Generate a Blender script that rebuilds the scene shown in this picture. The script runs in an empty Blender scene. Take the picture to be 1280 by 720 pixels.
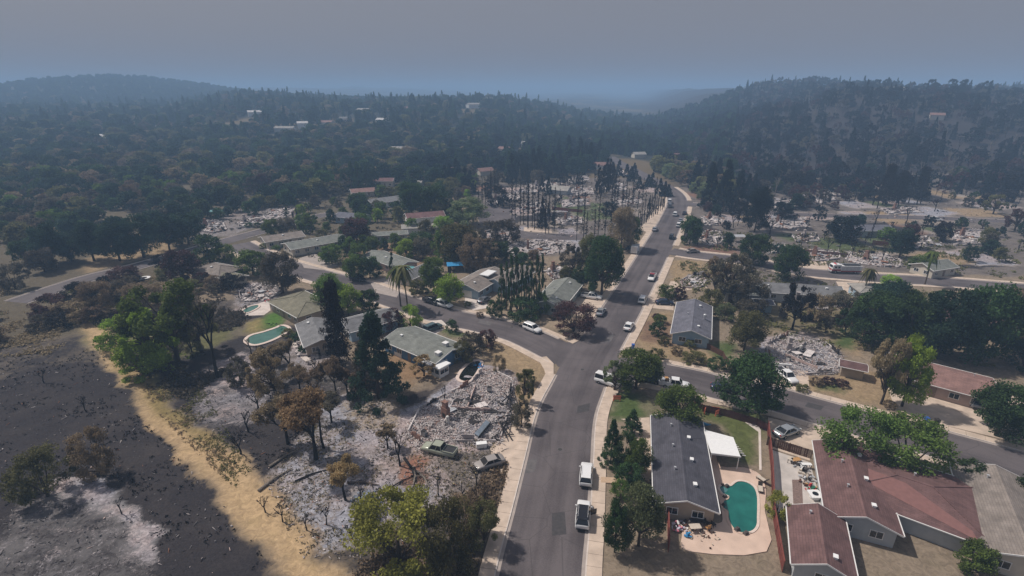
import bpy, math, random, numpy as np
from mathutils import Vector, Matrix, geometry
S = bpy.context.scene
R = math.radians
rnd = random.Random(7)
nr = np.random.default_rng(7)

# ------------------------------------------------------------------ camera
FPX, CXP, CYP, CAMZ = 660.0, 640.0, 377.0, 55.0      # focal length, principal point (1280-wide picture), height
PITCH = math.atan((CYP - 114) / FPX)
cd = bpy.data.cameras.new('camera'); cam = bpy.data.objects.new('camera', cd); S.collection.objects.link(cam)
cam.location = (0, 0, CAMZ); cam.rotation_euler = (math.pi/2 - PITCH, 0, 0)
cd.sensor_width = 36; cd.lens = FPX/1280*36; cd.shift_y = (CYP-360)/1280
cd.clip_start = 1; cd.clip_end = 40000
S.camera = cam
# ------------------------------------------------------------------ light
SUN_EL, SUN_AZ = R(54), R(-66)        # azimuth from +Y (away from camera) towards +X
w = bpy.data.worlds.new('World'); S.world = w; w.use_nodes = True
nt = w.node_tree; bg = nt.nodes['Background']
sky = nt.nodes.new('ShaderNodeTexSky'); sky.sky_type = 'NISHITA'; sky.sun_disc = False
sky.sun_elevation = SUN_EL; sky.sun_rotation = SUN_AZ; sky.dust_density = 8.0; sky.air_density = 1.3; sky.ozone_density = 2.0
mxs = nt.nodes.new('ShaderNodeMix'); mxs.data_type = 'RGBA'; mxs.inputs[0].default_value = .72      # smoke veil over the blue sky
nt.links.new(sky.outputs[0], mxs.inputs[6]); mxs.inputs[7].default_value = (5.3, 5.25, 6.1, 1); nt.links.new(mxs.outputs[2], bg.inputs[0]); bg.inputs[1].default_value = 0.068
sl = bpy.data.lights.new('sun', 'SUN'); sl.energy = 4.9; sl.angle = R(1.5); sl.color = (1.0, 0.93, 0.86)
so = bpy.data.objects.new('sun', sl); S.collection.objects.link(so)
sd = Vector((math.sin(SUN_AZ)*math.cos(SUN_EL), math.cos(SUN_AZ)*math.cos(SUN_EL), math.sin(SUN_EL)))
so.rotation_euler = (-sd).to_track_quat('-Z', 'Y').to_euler(); so.location = (-60, 60, 120)
S.view_settings.view_transform = 'Standard'; S.view_settings.look = 'None'
S.view_settings.exposure = -0.38; S.view_settings.gamma = 1.0; S.view_settings.use_curve_mapping = False
HAZE_DENSITY = 0.00060; HAZE_COLOR = (0.42, 0.65, 0.96)
S.cycles.max_bounces = 6; S.cycles.volume_bounces = 3; S.cycles.use_denoising = True
S.cycles.diffuse_bounces = 3; S.cycles.glossy_bounces = 2; S.cycles.transmission_bounces = 2

# ------------------------------------------------------------------ terrain height, pixel -> ground
def sstep(t): t = np.clip(t, 0, 1); return t*t*(3-2*t)
_t = np.random.default_rng(3).random((256, 256))
def vnoise(x, y):
    x = np.asarray(x, float); y = np.asarray(y, float)
    xi = np.floor(x).astype(int); yi = np.floor(y).astype(int); fx = x-xi; fy = y-yi
    fx = fx*fx*(3-2*fx); fy = fy*fy*(3-2*fy)
    g = lambda a, b: _t[a & 255, b & 255]
    return (g(xi, yi)*(1-fx)+g(xi+1, yi)*fx)*(1-fy)+(g(xi, yi+1)*(1-fx)+g(xi+1, yi+1)*fx)*fy
def fbm(x, y, o=4):
    s = 0; a = .5
    for i in range(o): s = s + a*vnoise(x*2**i+i*17.3, y*2**i+i*9.1); a *= .5
    return s
def H(x, y):
    x = np.asarray(x, float); y = np.asarray(y, float)
    n = fbm(x/260+5, y/260+3)-.47
    r = 47*sstep((y-(255+.10*x))/380)*sstep((x-.215*y-20)/230)
    r = r + r*n*.75 + r*.28*(np.abs(fbm(x/95+2, y/150+6, 3)*2-.9)-.3) + 10*sstep((y-700)/500)*sstep((x-200)/300)
    lm = 33*sstep((y-430)/480)*sstep((.20*y-30-x)/240)*(1-sstep((y-1150)/600)*.5)
    lm = lm*(1+n*.6)*(.35+.65*sstep((x/np.maximum(y, 1)+.62)/.16)) + 8*sstep((-x-250)/300)*sstep((y-300)/300)
    fl = 72*np.exp(-((x+1130)/330)**2-((y-1600)/330)**2)*(1+n*.4)
    far = 58*sstep((y-2600)/1500)*sstep((-x+300)/1500)*np.exp(-((x+1300)/1400)**2)*(.75+n*.9) + 40*sstep((y-3600)/2000)*(fbm(x/900, y/900)-.1)
    return r+lm+fl+far
CA, SA = math.cos(PITCH), math.sin(PITCH)
def ray(px, py):
    x = (px-CXP)/FPX; y = -(py-CYP)/FPX
    return x, CA+y*SA, -SA+y*CA
def P(px, py, z=0.0):
    dx, dy, dz = ray(px, py); t = (z-CAMZ)/dz
    return dx*t, dy*t
def G(px, py):
    dx, dy, dz = ray(px, py)
    if dz < 0:
        t = -CAMZ/dz
        if dy*t < 235: return dx*t, dy*t, 0.0
    t = np.geomspace(150, 9000, 1400)
    b = CAMZ+dz*t < H(dx*t, dy*t)
    i = int(np.argmax(b)) if b.any() else len(t)-1
    return dx*t[i], dy*t[i], float(H(dx*t[i], dy*t[i]))
def ztop(x, y, py):
    """height of the point above (x, y) that shows at picture row py"""
    dx, dy, dz = ray(CXP, py); return CAMZ + dz*y/dy

# ------------------------------------------------------------------ materials
M = {}
def mat(name, col, rough=.8, var=.25, scale=3.0, bump=0.0, metal=0.0, rand=0.0, col2=None, coord='Object', spec=.3, detail=4, fine=0):
    if name in M: return M[name]
    m = bpy.data.materials.new(name); m.use_nodes = True; n = m.node_tree; b = n.nodes['Principled BSDF']; L = n.links.new
    b.inputs['Roughness'].default_value = rough; b.inputs['Metallic'].default_value = metal
    b.inputs['Specular IOR Level'].default_value = spec
    tc = n.nodes.new('ShaderNodeTexCoord'); nz = n.nodes.new('ShaderNodeTexNoise'); nz.inputs['Scale'].default_value = scale; nz.inputs['Detail'].default_value = detail
    L(tc.outputs[coord], nz.inputs['Vector'])
    rp = n.nodes.new('ShaderNodeMapRange'); rp.inputs[1].default_value = .3; rp.inputs[2].default_value = .7
    L(nz.outputs['Fac'], rp.inputs[0])
    mx = n.nodes.new('ShaderNodeMix'); mx.data_type = 'RGBA'; L(rp.outputs[0], mx.inputs[0])
    c2 = col2 or tuple(min(1, c*(1+var)) for c in col); c1 = col if col2 else tuple(c*(1-var) for c in col)
    mx.inputs[6].default_value = (*c1, 1); mx.inputs[7].default_value = (*c2, 1); out = mx.outputs[2]
    if rand:
        oi = n.nodes.new('ShaderNodeObjectInfo'); hs = n.nodes.new('ShaderNodeHueSaturation')
        a = n.nodes.new('ShaderNodeMapRange'); a.inputs[3].default_value = 1-rand; a.inputs[4].default_value = 1+rand
        h = n.nodes.new('ShaderNodeMapRange'); h.inputs[3].default_value = .5-rand*.06; h.inputs[4].default_value = .5+rand*.06
        L(oi.outputs['Random'], a.inputs[0]); L(oi.outputs['Random'], h.inputs[0]); L(a.outputs[0], hs.inputs['Value']); L(h.outputs[0], hs.inputs['Hue'])
        L(out, hs.inputs['Color']); out = hs.outputs[0]
    L(out, b.inputs['Base Color'])
    if bump:
        bp = n.nodes.new('ShaderNodeBump'); bp.inputs['Strength'].default_value = bump; bp.inputs['Distance'].default_value = .1
        L(nz.outputs['Fac'], bp.inputs['Height']); L(bp.outputs[0], b.inputs['Normal'])
    M[name] = m; return m
def leafmat(name, c, dark=.55, rand=.26):
    m = mat(name, tuple(x*dark for x in c), .75, scale=2.2, rand=rand, col2=tuple(min(1, x*1.45) for x in c), coord='Object', spec=.15, detail=6)
    n = m.node_tree; b = n.nodes['Principled BSDF']; tr = n.nodes.new('ShaderNodeBsdfTranslucent'); ms = n.nodes.new('ShaderNodeMixShader'); ms.inputs[0].default_value = .35
    n.links.new(b.inputs['Base Color'].links[0].from_socket, tr.inputs[0]); n.links.new(b.outputs[0], ms.inputs[1]); n.links.new(tr.outputs[0], ms.inputs[2]); n.links.new(ms.outputs[0], n.nodes['Material Output'].inputs[0]); return m
LEAF = {k: leafmat('leaves_'+k, v) for k, v in dict(
    green=(.125, .185, .040), dark=(.055, .098, .032), bright=(.25, .36, .045), olive=(.160, .155, .062), pale=(.180, .220, .100),
    yellow=(.36, .38, .08), brown=(.27, .205, .135), rust=(.37, .27, .14), maroon=(.095, .048, .050), grey=(.135, .118, .088), char=(.028, .025, .026), tan=(.34, .27, .16), forest=(.036, .070, .042), deep=(.022, .034, .034)).items()}
BARK = mat('bark', (.075, .055, .042), .95, .4, 5, .4); CHAR = mat('charred_bark', (.016, .014, .015), .95, .4, 5, .3); PALE = mat('pale_bark', (.20, .17, .14), .9, .35, 4, .3)

# ------------------------------------------------------------------ mesh helpers
def mesh_np(name, v, f, mats=(), mi=None, smooth=False):
    v = np.asarray(v, np.float32); f = np.asarray(f, np.int32)
    me = bpy.data.meshes.new(name); me.vertices.add(len(v)); me.vertices.foreach_set('co', v.ravel())
    k = f.shape[1]; me.loops.add(f.size); me.loops.foreach_set('vertex_index', f.ravel())
    me.polygons.add(len(f)); me.polygons.foreach_set('loop_start', np.arange(0, f.size, k, dtype=np.int32))
    try: me.polygons.foreach_set('loop_total', np.full(len(f), k, np.int32))
    except Exception: pass
    for m in mats: me.materials.append(m)
    if mi is not None: me.polygons.foreach_set('material_index', np.asarray(mi, np.int32))
    me.update(calc_edges=True)
    if smooth: me.polygons.foreach_set('use_smooth', np.ones(len(f), bool))
    return me
class MB:
    def __init__(s): s.v = []; s.f = []; s.m = []
    def add(s, vs, fs, mi=0, T=None):
        o = len(s.v); s.v += [tuple(T @ Vector(p)) if T else tuple(p) for p in vs]; s.f += [tuple(i+o for i in q) for q in fs]; s.m += [mi]*len(fs); return s
    def box(s, c, d, rz=0, mi=0, T=None, taper=1.0, rx=0, ry=0):
        hx, hy, hz = d[0]/2, d[1]/2, d[2]/2
        vs = [Vector((x*hx*(taper if z > 0 else 1), y*hy*(taper if z > 0 else 1), z*hz)) for z in (-1, 1) for y in (-1, 1) for x in (-1, 1)]
        A = Matrix.Translation(c) @ Matrix.Rotation(rz, 4, 'Z') @ Matrix.Rotation(ry, 4, 'Y') @ Matrix.Rotation(rx, 4, 'X')
        if T: A = T @ A
        return s.add(vs, [(0, 2, 3, 1), (4, 5, 7, 6), (0, 1, 5, 4), (2, 6, 7, 3), (0, 4, 6, 2), (1, 3, 7, 5)], mi, A)
    def tube(s, pts, rad, n=6, mi=0, cap=True):
        o = len(s.v); pts = [Vector(p) for p in pts]
        for i, p in enumerate(pts):
            d = (pts[min(i+1, len(pts)-1)]-pts[max(i-1, 0)]).normalized()
            a = d.orthogonal().normalized(); b = d.cross(a)
            for k in range(n):
                t = 2*math.pi*k/n; s.v.append(tuple(p+(a*math.cos(t)+b*math.sin(t))*rad[i]))
        for i in range(len(pts)-1):
            for k in range(n): s.f.append((o+i*n+k, o+i*n+(k+1) % n, o+(i+1)*n+(k+1) % n, o+(i+1)*n+k)); s.m.append(mi)
        if cap: s.f.append(tuple(o+(len(pts)-1)*n+k for k in range(n))); s.m.append(mi); s.f.append(tuple(o+k for k in reversed(range(n)))); s.m.append(mi)
        return s
    def prism(s, poly, z0, z1, mi=0):
        """polygon (x, y) extruded from z0 to z1"""
        n = len(poly); a = sum(poly[i][0]*poly[(i+1) % n][1]-poly[(i+1) % n][0]*poly[i][1] for i in range(n))
        if a < 0: poly = poly[::-1]
        o = len(s.v); s.v += [(x, y, z0) for x, y in poly]+[(x, y, z1) for x, y in poly]
        tri = geometry.tessellate_polygon([[Vector((x, y, 0)) for x, y in poly]])
        for t in tri:
            A, B, C = [Vector((*poly[i], 0)) for i in t]; t = t if (B-A).cross(C-A).z > 0 else t[::-1]
            s.f.append(tuple(o+n+i for i in t)); s.m.append(mi)
        for i in range(n): s.f.append((o+i, o+(i+1) % n, o+n+(i+1) % n, o+n+i)); s.m.append(mi)
        return s
    def slab(s, poly3, th, mi=0):
        """a sloping plane polygon with thickness th below it"""
        n = len(poly3); o = len(s.v); p = [Vector(q) for q in poly3]; nn = (p[1]-p[0]).cross(p[2]-p[0]).normalized()
        if nn.z < 0: p = p[::-1]; nn = -nn
        s.v += [tuple(q) for q in p]+[tuple(q-Vector((0, 0, th))) for q in p]
        s.f.append(tuple(o+i for i in range(n))); s.m.append(mi); s.f.append(tuple(o+n+i for i in reversed(range(n)))); s.m.append(mi)
        for i in range(n): s.f.append((o+i, o+n+i, o+n+(i+1) % n, o+(i+1) % n)); s.m.append(mi)
        return s
    def mesh(s, name, mats, smooth=False):
        me = bpy.data.meshes.new(name); me.from_pydata(s.v, [], s.f)
        for m in (mats if isinstance(mats, (list, tuple)) else [mats]): me.materials.append(m)
        me.polygons.foreach_set('material_index', s.m)
        if smooth: me.polygons.foreach_set('use_smooth', [True]*len(s.f))
        me.update(); return me
def link(o): S.collection.objects.link(o); return o
def obj(name, me, parent=None, loc=None, rz=None, **kw):
    o = link(bpy.data.objects.new(name, me)); o.parent = parent
    if loc is not None: o.location = loc
    if rz is not None: o.rotation_euler = (0, 0, rz)
    for k, v in kw.items(): o[k] = v
    return o
def empty(name, loc, rz=0, label=None, cat=None, group=None):
    o = obj(name, None, None, loc, rz)
    if label: o['label'] = label
    if cat: o['category'] = cat
    if group: o['group'] = group
    return o
def struct(name, me, **kw): return obj(name, me, None, kind='structure', **kw)
def setmat(o, i, m):
    o.material_slots[i].link = 'OBJECT'; o.material_slots[i].material = m
def copy_tree(o, parent=None):
    c = link(o.copy()); c.parent = parent
    for ch in KIDS.get(o.name, []): KIDS.setdefault(c.name, []).append(copy_tree(ch, c))
    return c
KIDS = {}
def inpoly(x, y, poly):
    r = np.zeros(np.shape(x), bool); n = len(poly)
    for i in range(n):
        x1, y1 = poly[i]; x2, y2 = poly[(i+1) % n]
        if y1 == y2: continue
        r ^= ((y1 > y) != (y2 > y)) & (x < (x2-x1)*(y-y1)/(y2-y1)+x1)
    return r
def PP(pts, z=0): return [P(a, b, z) for a, b in pts]

# ------------------------------------------------------------------ streets (centre lines read off the picture)
def spline(pts, step=2.0):
    out = []; n = len(pts)
    for i in range(n-1):
        p0 = pts[max(i-1, 0)]; p1 = pts[i]; p2 = pts[i+1]; p3 = pts[min(i+2, n-1)]
        k = max(1, int(math.hypot(p2[0]-p1[0], p2[1]-p1[1])/step))
        for j in range(k):
            t = j/k
            out.append(tuple(.5*((2*p1[a])+(-p0[a]+p2[a])*t+(2*p0[a]-5*p1[a]+4*p2[a]-p3[a])*t*t+(-p0[a]+3*p1[a]-3*p2[a]+p3[a])*t**3) for a in (0, 1)))
    out.append(tuple(pts[-1])); return np.array(out)
def road_pts(px): return [P(a, b) for a, b in px]
main_px = [(670, 760), (678, 700), (687, 650), (698, 580), (707.5, 520), (722, 484), (741, 444), (780, 382), (814, 323), (839, 276), (846.5, 256), (844, 244), (832, 234), (811, 223), (790, 212), (772, 203), (762, 196)]
side_right_px = [(735, 460), (790, 462), (862, 475), (902, 485), (967, 498), (1015, 512), (1055, 523), (1113, 539), (1171, 554), (1300, 590)]
side_left_px = [(712, 447), (665, 424), (640, 414.5), (600, 404.5), (560, 396), (500, 377), (440, 356), (400, 345), (350, 330), (318, 316), (297, 305)]
back_left_px = [(20, 378), (107, 349), (160, 336), (215, 321), (287, 300), (335, 287), (380, 274), (420, 266)]
court_px = [(608, 262), (612, 276), (630, 287), (660, 294), (700, 296), (760, 297)]
right_mid_px = [(838, 314), (870, 319), (930, 326), (1000, 339), (1050, 344), (1100, 348), (1173, 352), (1300, 362)]
right_far_px = [(856, 254), (920, 262), (1000, 268), (1050, 270), (1100, 271), (1173, 273), (1300, 279)]
ROADS = [('main_street', spline(road_pts(main_px)), 10.8), ('side_street', spline(road_pts(side_right_px)), 10.2), ('side_street', spline(road_pts(side_left_px)), 10.0),
         ('back_street', spline(road_pts(back_left_px)), 8.5), ('court_street', spline(road_pts(court_px)), 9.5), ('cross_street', spline(road_pts(right_mid_px)), 9.0), ('far_cross_street', spline(road_pts(right_far_px)), 9.0)]
def normals(c):
    d = np.gradient(c, axis=0); d /= np.linalg.norm(d, axis=1)[:, None]; return np.stack([-d[:, 1], d[:, 0]], 1)   # to the left
def road_dist(x, y, skip=-1):
    d = np.full(np.shape(x), 1e9)
    for k, (_, c, wd) in enumerate(ROADS):
        if k == skip: continue
        for p in c[::2]: d = np.minimum(d, np.hypot(x-p[0], y-p[1])-wd/2)
    return d

# ------------------------------------------------------------------ ground sheet with painted cover
def axis(a, b, st, lo, hi, g=1.045):
    mid = list(np.arange(a, b, st))
    return mid
xs = list(np.arange(-95, 90, .65)); ys = list(np.arange(32, 128, .65))
def grow(first, lim, st, g, sgn):
    o = []; v = first; s_ = st
    while (v < lim) if sgn > 0 else (v > lim): v += sgn*s_; o.append(v); s_ = s_*g if len(o) > 90 else s_*1.006
    return o
xs = grow(xs[0], -7000, 1.2, 1.11, -1)[::-1]+xs+grow(xs[-1], 7000, 1.2, 1.11, 1)
ys = [-400, -150, -40, 0, 20, 28]+ys+grow(ys[-1], 9000, 1.1, 1.055, 1)
xs = np.array(xs); ys = np.array(ys); GX, GY = np.meshgrid(xs, ys); gx = GX.ravel(); gy = GY.ravel()
gz = H(gx, gy)
wx = gx+(fbm(gx/5, gy/5)-.47)*5; wy = gy+(fbm(gx/5+40, gy/5+7)-.47)*5       # ragged edges
col = np.empty((len(gx), 3)); ash = np.zeros(len(gx)); burn = np.zeros(len(gx))
base = np.array((.24, .19, .14)); col[:] = base
far = sstep((gy-230)/200); col[:] = col*(1-far[:, None])+np.array((.035, .036, .028))*far[:, None]
pch = sstep((fbm(gx/70+3, gy/70+8)-.50)*9)*far; col[:] = col*(1-pch[:, None]*.8)+np.array((.17, .125, .07))*pch[:, None]*.8
rh = sstep((gy-255-.1*gx)/60)*sstep((gx-.215*gy-10)/60); burn = np.maximum(burn, rh*.62); col[:] = col*(1-rh[:, None]*.75)+np.array((.055, .042, .045))*rh[:, None]*.75       # burnt hill
def paint(px, c=None, a=None, b=None, raw=False):
    poly = px if raw else PP(px)
    ps = np.array(poly); k = (wx > ps[:, 0].min()) & (wx < ps[:, 0].max()) & (wy > ps[:, 1].min()) & (wy < ps[:, 1].max())
    idx = np.nonzero(k)[0]; f = 0
    for ox, oy in ((0, 0), (.8, .3), (-.8, -.3), (.3, -.8), (-.3, .8), (1.3, 1.1), (-1.2, 1.0), (1.1, -1.3), (-1.2, -1.1)): f = f+inpoly(wx[idx]+ox+fbm(gx[idx]/1.1, gy[idx]/1.1, 2)-.4, wy[idx]+oy, poly)/9
    if c is not None: col[idx] = col[idx]*(1-f[:, None])+np.array(c)*f[:, None]
    if a is not None: ash[idx] = ash[idx]*(1-f)+a*f
    if b is not None: burn[idx] = burn[idx]*(1-f)+b*f
DRY = (.30, .22, .135); TAN = (.36, .27, .18); GRN = (.075, .105, .035); CON = (.38, .335, .29); SOIL = (.16, .115, .08)
# burnt ground left of the bottom, the dirt track, ash
paint([(-300, 395), (90, 395), (300, 372), (440, 450), (560, 560), (650, 720), (640, 900), (-900, 900)], (.15, .125, .10), .25, .55)
paint([(-300, 250), (60, 240), (330, 220), (480, 230), (520, 300), (430, 330), (250, 330), (90, 420), (-300, 480)], (.12, .10, .07), .05, .25)
paint([(107, 400), (180, 400), (300, 400), (260, 470), (170, 500), (140, 440), (107, 430)], (.13, .125, .06), .05, .1)
paint([(60, 462), (112, 452), (200, 545), (262, 625), (300, 672), (330, 760), (-300, 760), (-300, 540)], (.05, .045, .045), .03, 1.0)
paint([(60, 600), (125, 595), (165, 620), (190, 655), (205, 690), (215, 760), (-60, 760), (0, 640)], (.15, .14, .14), .36, .5)
paint([(60, 596), (128, 592), (150, 622), (182, 640), (196, 668), (204, 700), (176, 690), (160, 650), (135, 632), (100, 618), (60, 616)], (.26, .25, .26), .72, .2)
paint([(165, 440), (215, 455), (300, 420), (430, 500), (400, 640), (375, 625), (300, 560), (235, 510)], (.10, .09, .09), .20, .85)
paint([(235, 470), (280, 455), (330, 470), (350, 520), (300, 540), (240, 520)], (.2, .19, .2), .46, .5)
paint([(270, 452), (300, 440), (318, 462), (340, 480), (322, 500), (290, 488)], (.2, .19, .2), .68, .3)
paint([(330, 600), (400, 520), (440, 480), (520, 520), (600, 600), (560, 640), (520, 640), (470, 690), (380, 690)], (.22, .18, .155), .56, .30)
paint([(400, 500), (440, 492), (500, 508), (520, 530), (490, 560), (440, 545), (410, 525)], (.30, .25, .21), .78, .05)
paint([(420, 640), (470, 600), (520, 612), (500, 640), (440, 672), (400, 690)], (.30, .25, .21), .75, .05)
paint([(420, 500), (480, 495), (520, 500), (500, 540), (430, 540)], (.3, .24, .18), .45, .1)
paint([(500, 495), (560, 478), (585, 500), (530, 520)], (.06, .05, .05), .1, .8)
paint([(300, 430), (345, 428), (440, 470), (400, 500), (330, 480)], (.1, .09, .08), .35, .5)
track = [(95, 372), (104, 395), (118, 428), (150, 478), (185, 530), (230, 575), (262, 605), (280, 632), (312, 672), (345, 720), (362, 760), (450, 760), (415, 712), (380, 668), (345, 620), (310, 580), (268, 547), (222, 520), (188, 490), (165, 455), (140, 420), (125, 392), (112, 372)]
paint(track, (.46, .325, .185), .0, .0)
paint([(140, 440), (165, 470), (200, 490), (245, 530), (290, 560), (265, 562), (215, 530), (180, 505), (150, 465)], (.22, .17, .07), 0, .1)
paint([(503, 576), (518, 568), (531, 584), (533, 602), (518, 604), (508, 594)], (.32, .15, .10), .1, 0)
paint([(437, 618), (470, 612), (485, 632), (455, 648), (438, 640)], (.20, .22, .26), 0, 0)
# yards
for q in [
    [(600, 425), (660, 432), (690, 450), (668, 500), (648, 545), (628, 520), (640, 480), (610, 450)],
    [(540, 385), (640, 403), (700, 425), (690, 430), (620, 400)],
    [(790, 395), (838, 390), (842, 432), (905, 440), (900, 460), (830, 448), (785, 430)],
    [(1005, 455), (1060, 455), (1100, 470), (1120, 500), (1112, 512), (1010, 488)],
    [(1010, 405), (1060, 410), (1085, 430), (1080, 450), (1045, 430)],
    [(832, 325), (876, 325), (884, 345), (835, 352)], [(693, 281), (725, 280), (720, 302), (695, 300)],
    [(107, 322), (150, 312), (215, 300), (215, 314), (150, 330), (107, 342)]]: paint(q, DRY, .03, 0)
paint([(480, 440), (540, 450), (560, 470), (500, 482), (478, 460)], (.26, .17, .10), .05, 0)
paint([(560, 265), (520, 300), (440, 300), (430, 330), (520, 345), (560, 320), (590, 290)], (.24, .16, .11), .05, .1)
paint([(795, 400), (838, 400), (842, 435), (800, 425)], (.20, .13, .09), .0, 0)
paint([(945, 377), (1000, 377), (1075, 395), (1070, 420), (1000, 415), (940, 410)], (.18, .15, .09), .1, .35)
for q in [[(762, 492), (812, 492), (813, 525), (758, 524)], [(700, 352), (702, 352), (700, 354)],
          [(548, 408), (580, 405), (595, 428), (560, 418)], [(314, 400), (352, 388), (356, 404), (330, 415), (305, 418)], [(1030, 478), (1052, 480), (1050, 491), (1026, 488)], [(1035, 418), (1065, 415), (1070, 440), (1045, 432)],
          [(890, 425), (918, 428), (918, 450), (892, 448)], [(590, 290), (593, 290), (592, 292)], [(1140, 560), (1180, 580), (1180, 640), (1160, 600)]]: paint(q, GRN, 0, 0)
paint([(310, 400), (332, 398), (326, 416), (302, 420)], (.25, .2, .09), 0, 0)
paint([(868, 508), (945, 510), (956, 545), (955, 585), (925, 580), (900, 530), (868, 524)], (.10, .115, .04), 0, 0)
# ashy burnt-out blocks
for q, a, b in [([(596, 232), (660, 225), (800, 222), (828, 250), (822, 278), (800, 290), (690, 320), (600, 322), (600, 285), (640, 262), (592, 255)], .16, .40),
             ([(850, 235), (900, 225), (1180, 225), (1320, 235), (1320, 345), (1173, 345), (1000, 335), (870, 315), (845, 290), (862, 262)], .14, .38),
             ([(930, 330), (1000, 345), (1140, 352), (1060, 380), (940, 372), (880, 350)], .25, .2),
             ([(235, 300), (240, 275), (300, 262), (375, 255), (372, 270), (330, 280), (290, 295)], .45, .1),
             ([(292, 352), (352, 352), (356, 378), (330, 392), (290, 388)], .5, .2), ([(375, 420), (420, 425), (430, 450), (380, 470), (345, 450)], .5, .1),
             ([(945, 420), (1010, 415), (1055, 440), (1052, 466), (990, 470), (940, 455)], .75, .1),
             ([(500, 520), (560, 480), (600, 455), (648, 470), (640, 540), (600, 600), (560, 590), (520, 560)], .85, .05),
             ([(540, 570), (625, 560), (635, 600), (620, 640), (560, 620)], .35, .1)]: paint(q, (.17, .145, .13), a, b)
rq = random.Random(12)
for reg, cnt in (([(600, 232), (820, 225), (815, 280), (690, 320), (600, 320)], 46), ([(865, 240), (1250, 235), (1260, 340), (1000, 335), (870, 310)], 80)):
    wp = PP(reg); lo = np.min(wp, axis=0); hi = np.max(wp, axis=0)
    for _ in range(cnt):
        cx, cy = rq.uniform(lo[0], hi[0]), rq.uniform(lo[1], hi[1])
        if not inpoly(np.array([cx]), np.array([cy]), wp)[0]: continue
        a_, b_, t_ = rq.uniform(4, 11), rq.uniform(4, 13), rq.choice((.15, .3, -.1)); q = [(cx+math.cos(t_)*u*a_-math.sin(t_)*v*b_, cy+math.sin(t_)*u*a_+math.cos(t_)*v*b_) for u, v in ((-1, -1), (1, -1), (1, 1), (-1, 1))]
        cc_, aa_, bb_ = rq.choice([((.30, .22, .14), .02, 0), ((.06, .05, .05), .05, .9), ((.05, .045, .045), .1, .8), ((.34, .29, .25), .8, 0), ((.34, .29, .25), .65, 0), ((.34, .29, .25), .75, 0), ((.20, .12, .09), .05, .1), ((.09, .11, .05), 0, 0), ((.26, .22, .19), .2, .1)]); paint(q, cc_, aa_, bb_, raw=True)
paint([(440, 342), (520, 350), (640, 375), (700, 395), (722, 415), (640, 400), (540, 375), (450, 352)], (.30, .235, .17), .05, 0)
z2 = (fbm(gx/3, gy/3)-.47)*.5*np.clip(ash+burn, 0, 1)*sstep((road_dist(gx, gy)-3.5)/4)*(gy < 300)
paint([(328, 396), (353, 386), (357, 401), (340, 411), (328, 408)], (.085, .17, .035), 0, 0)
gz = gz+np.maximum(z2, -.35)
nx_, ny_ = len(xs), len(ys); i = np.arange(nx_-1); j = np.arange(ny_-1); I, J = np.meshgrid(i, j); a = (J*nx_+I).ravel()
gme = mesh_np('ground', np.stack([gx, gy, gz], 1), np.stack([a, a+1, a+nx_+1, a+nx_], 1), smooth=True)
for nm, dat in (('cover', np.c_[col, np.ones(len(gx))]), ('masks', np.c_[ash, burn, np.zeros(len(gx)), np.ones(len(gx))])):
    at = gme.attributes.new(nm, 'FLOAT_COLOR', 'POINT'); at.data.foreach_set('color', dat.astype(np.float32).ravel())
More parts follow.
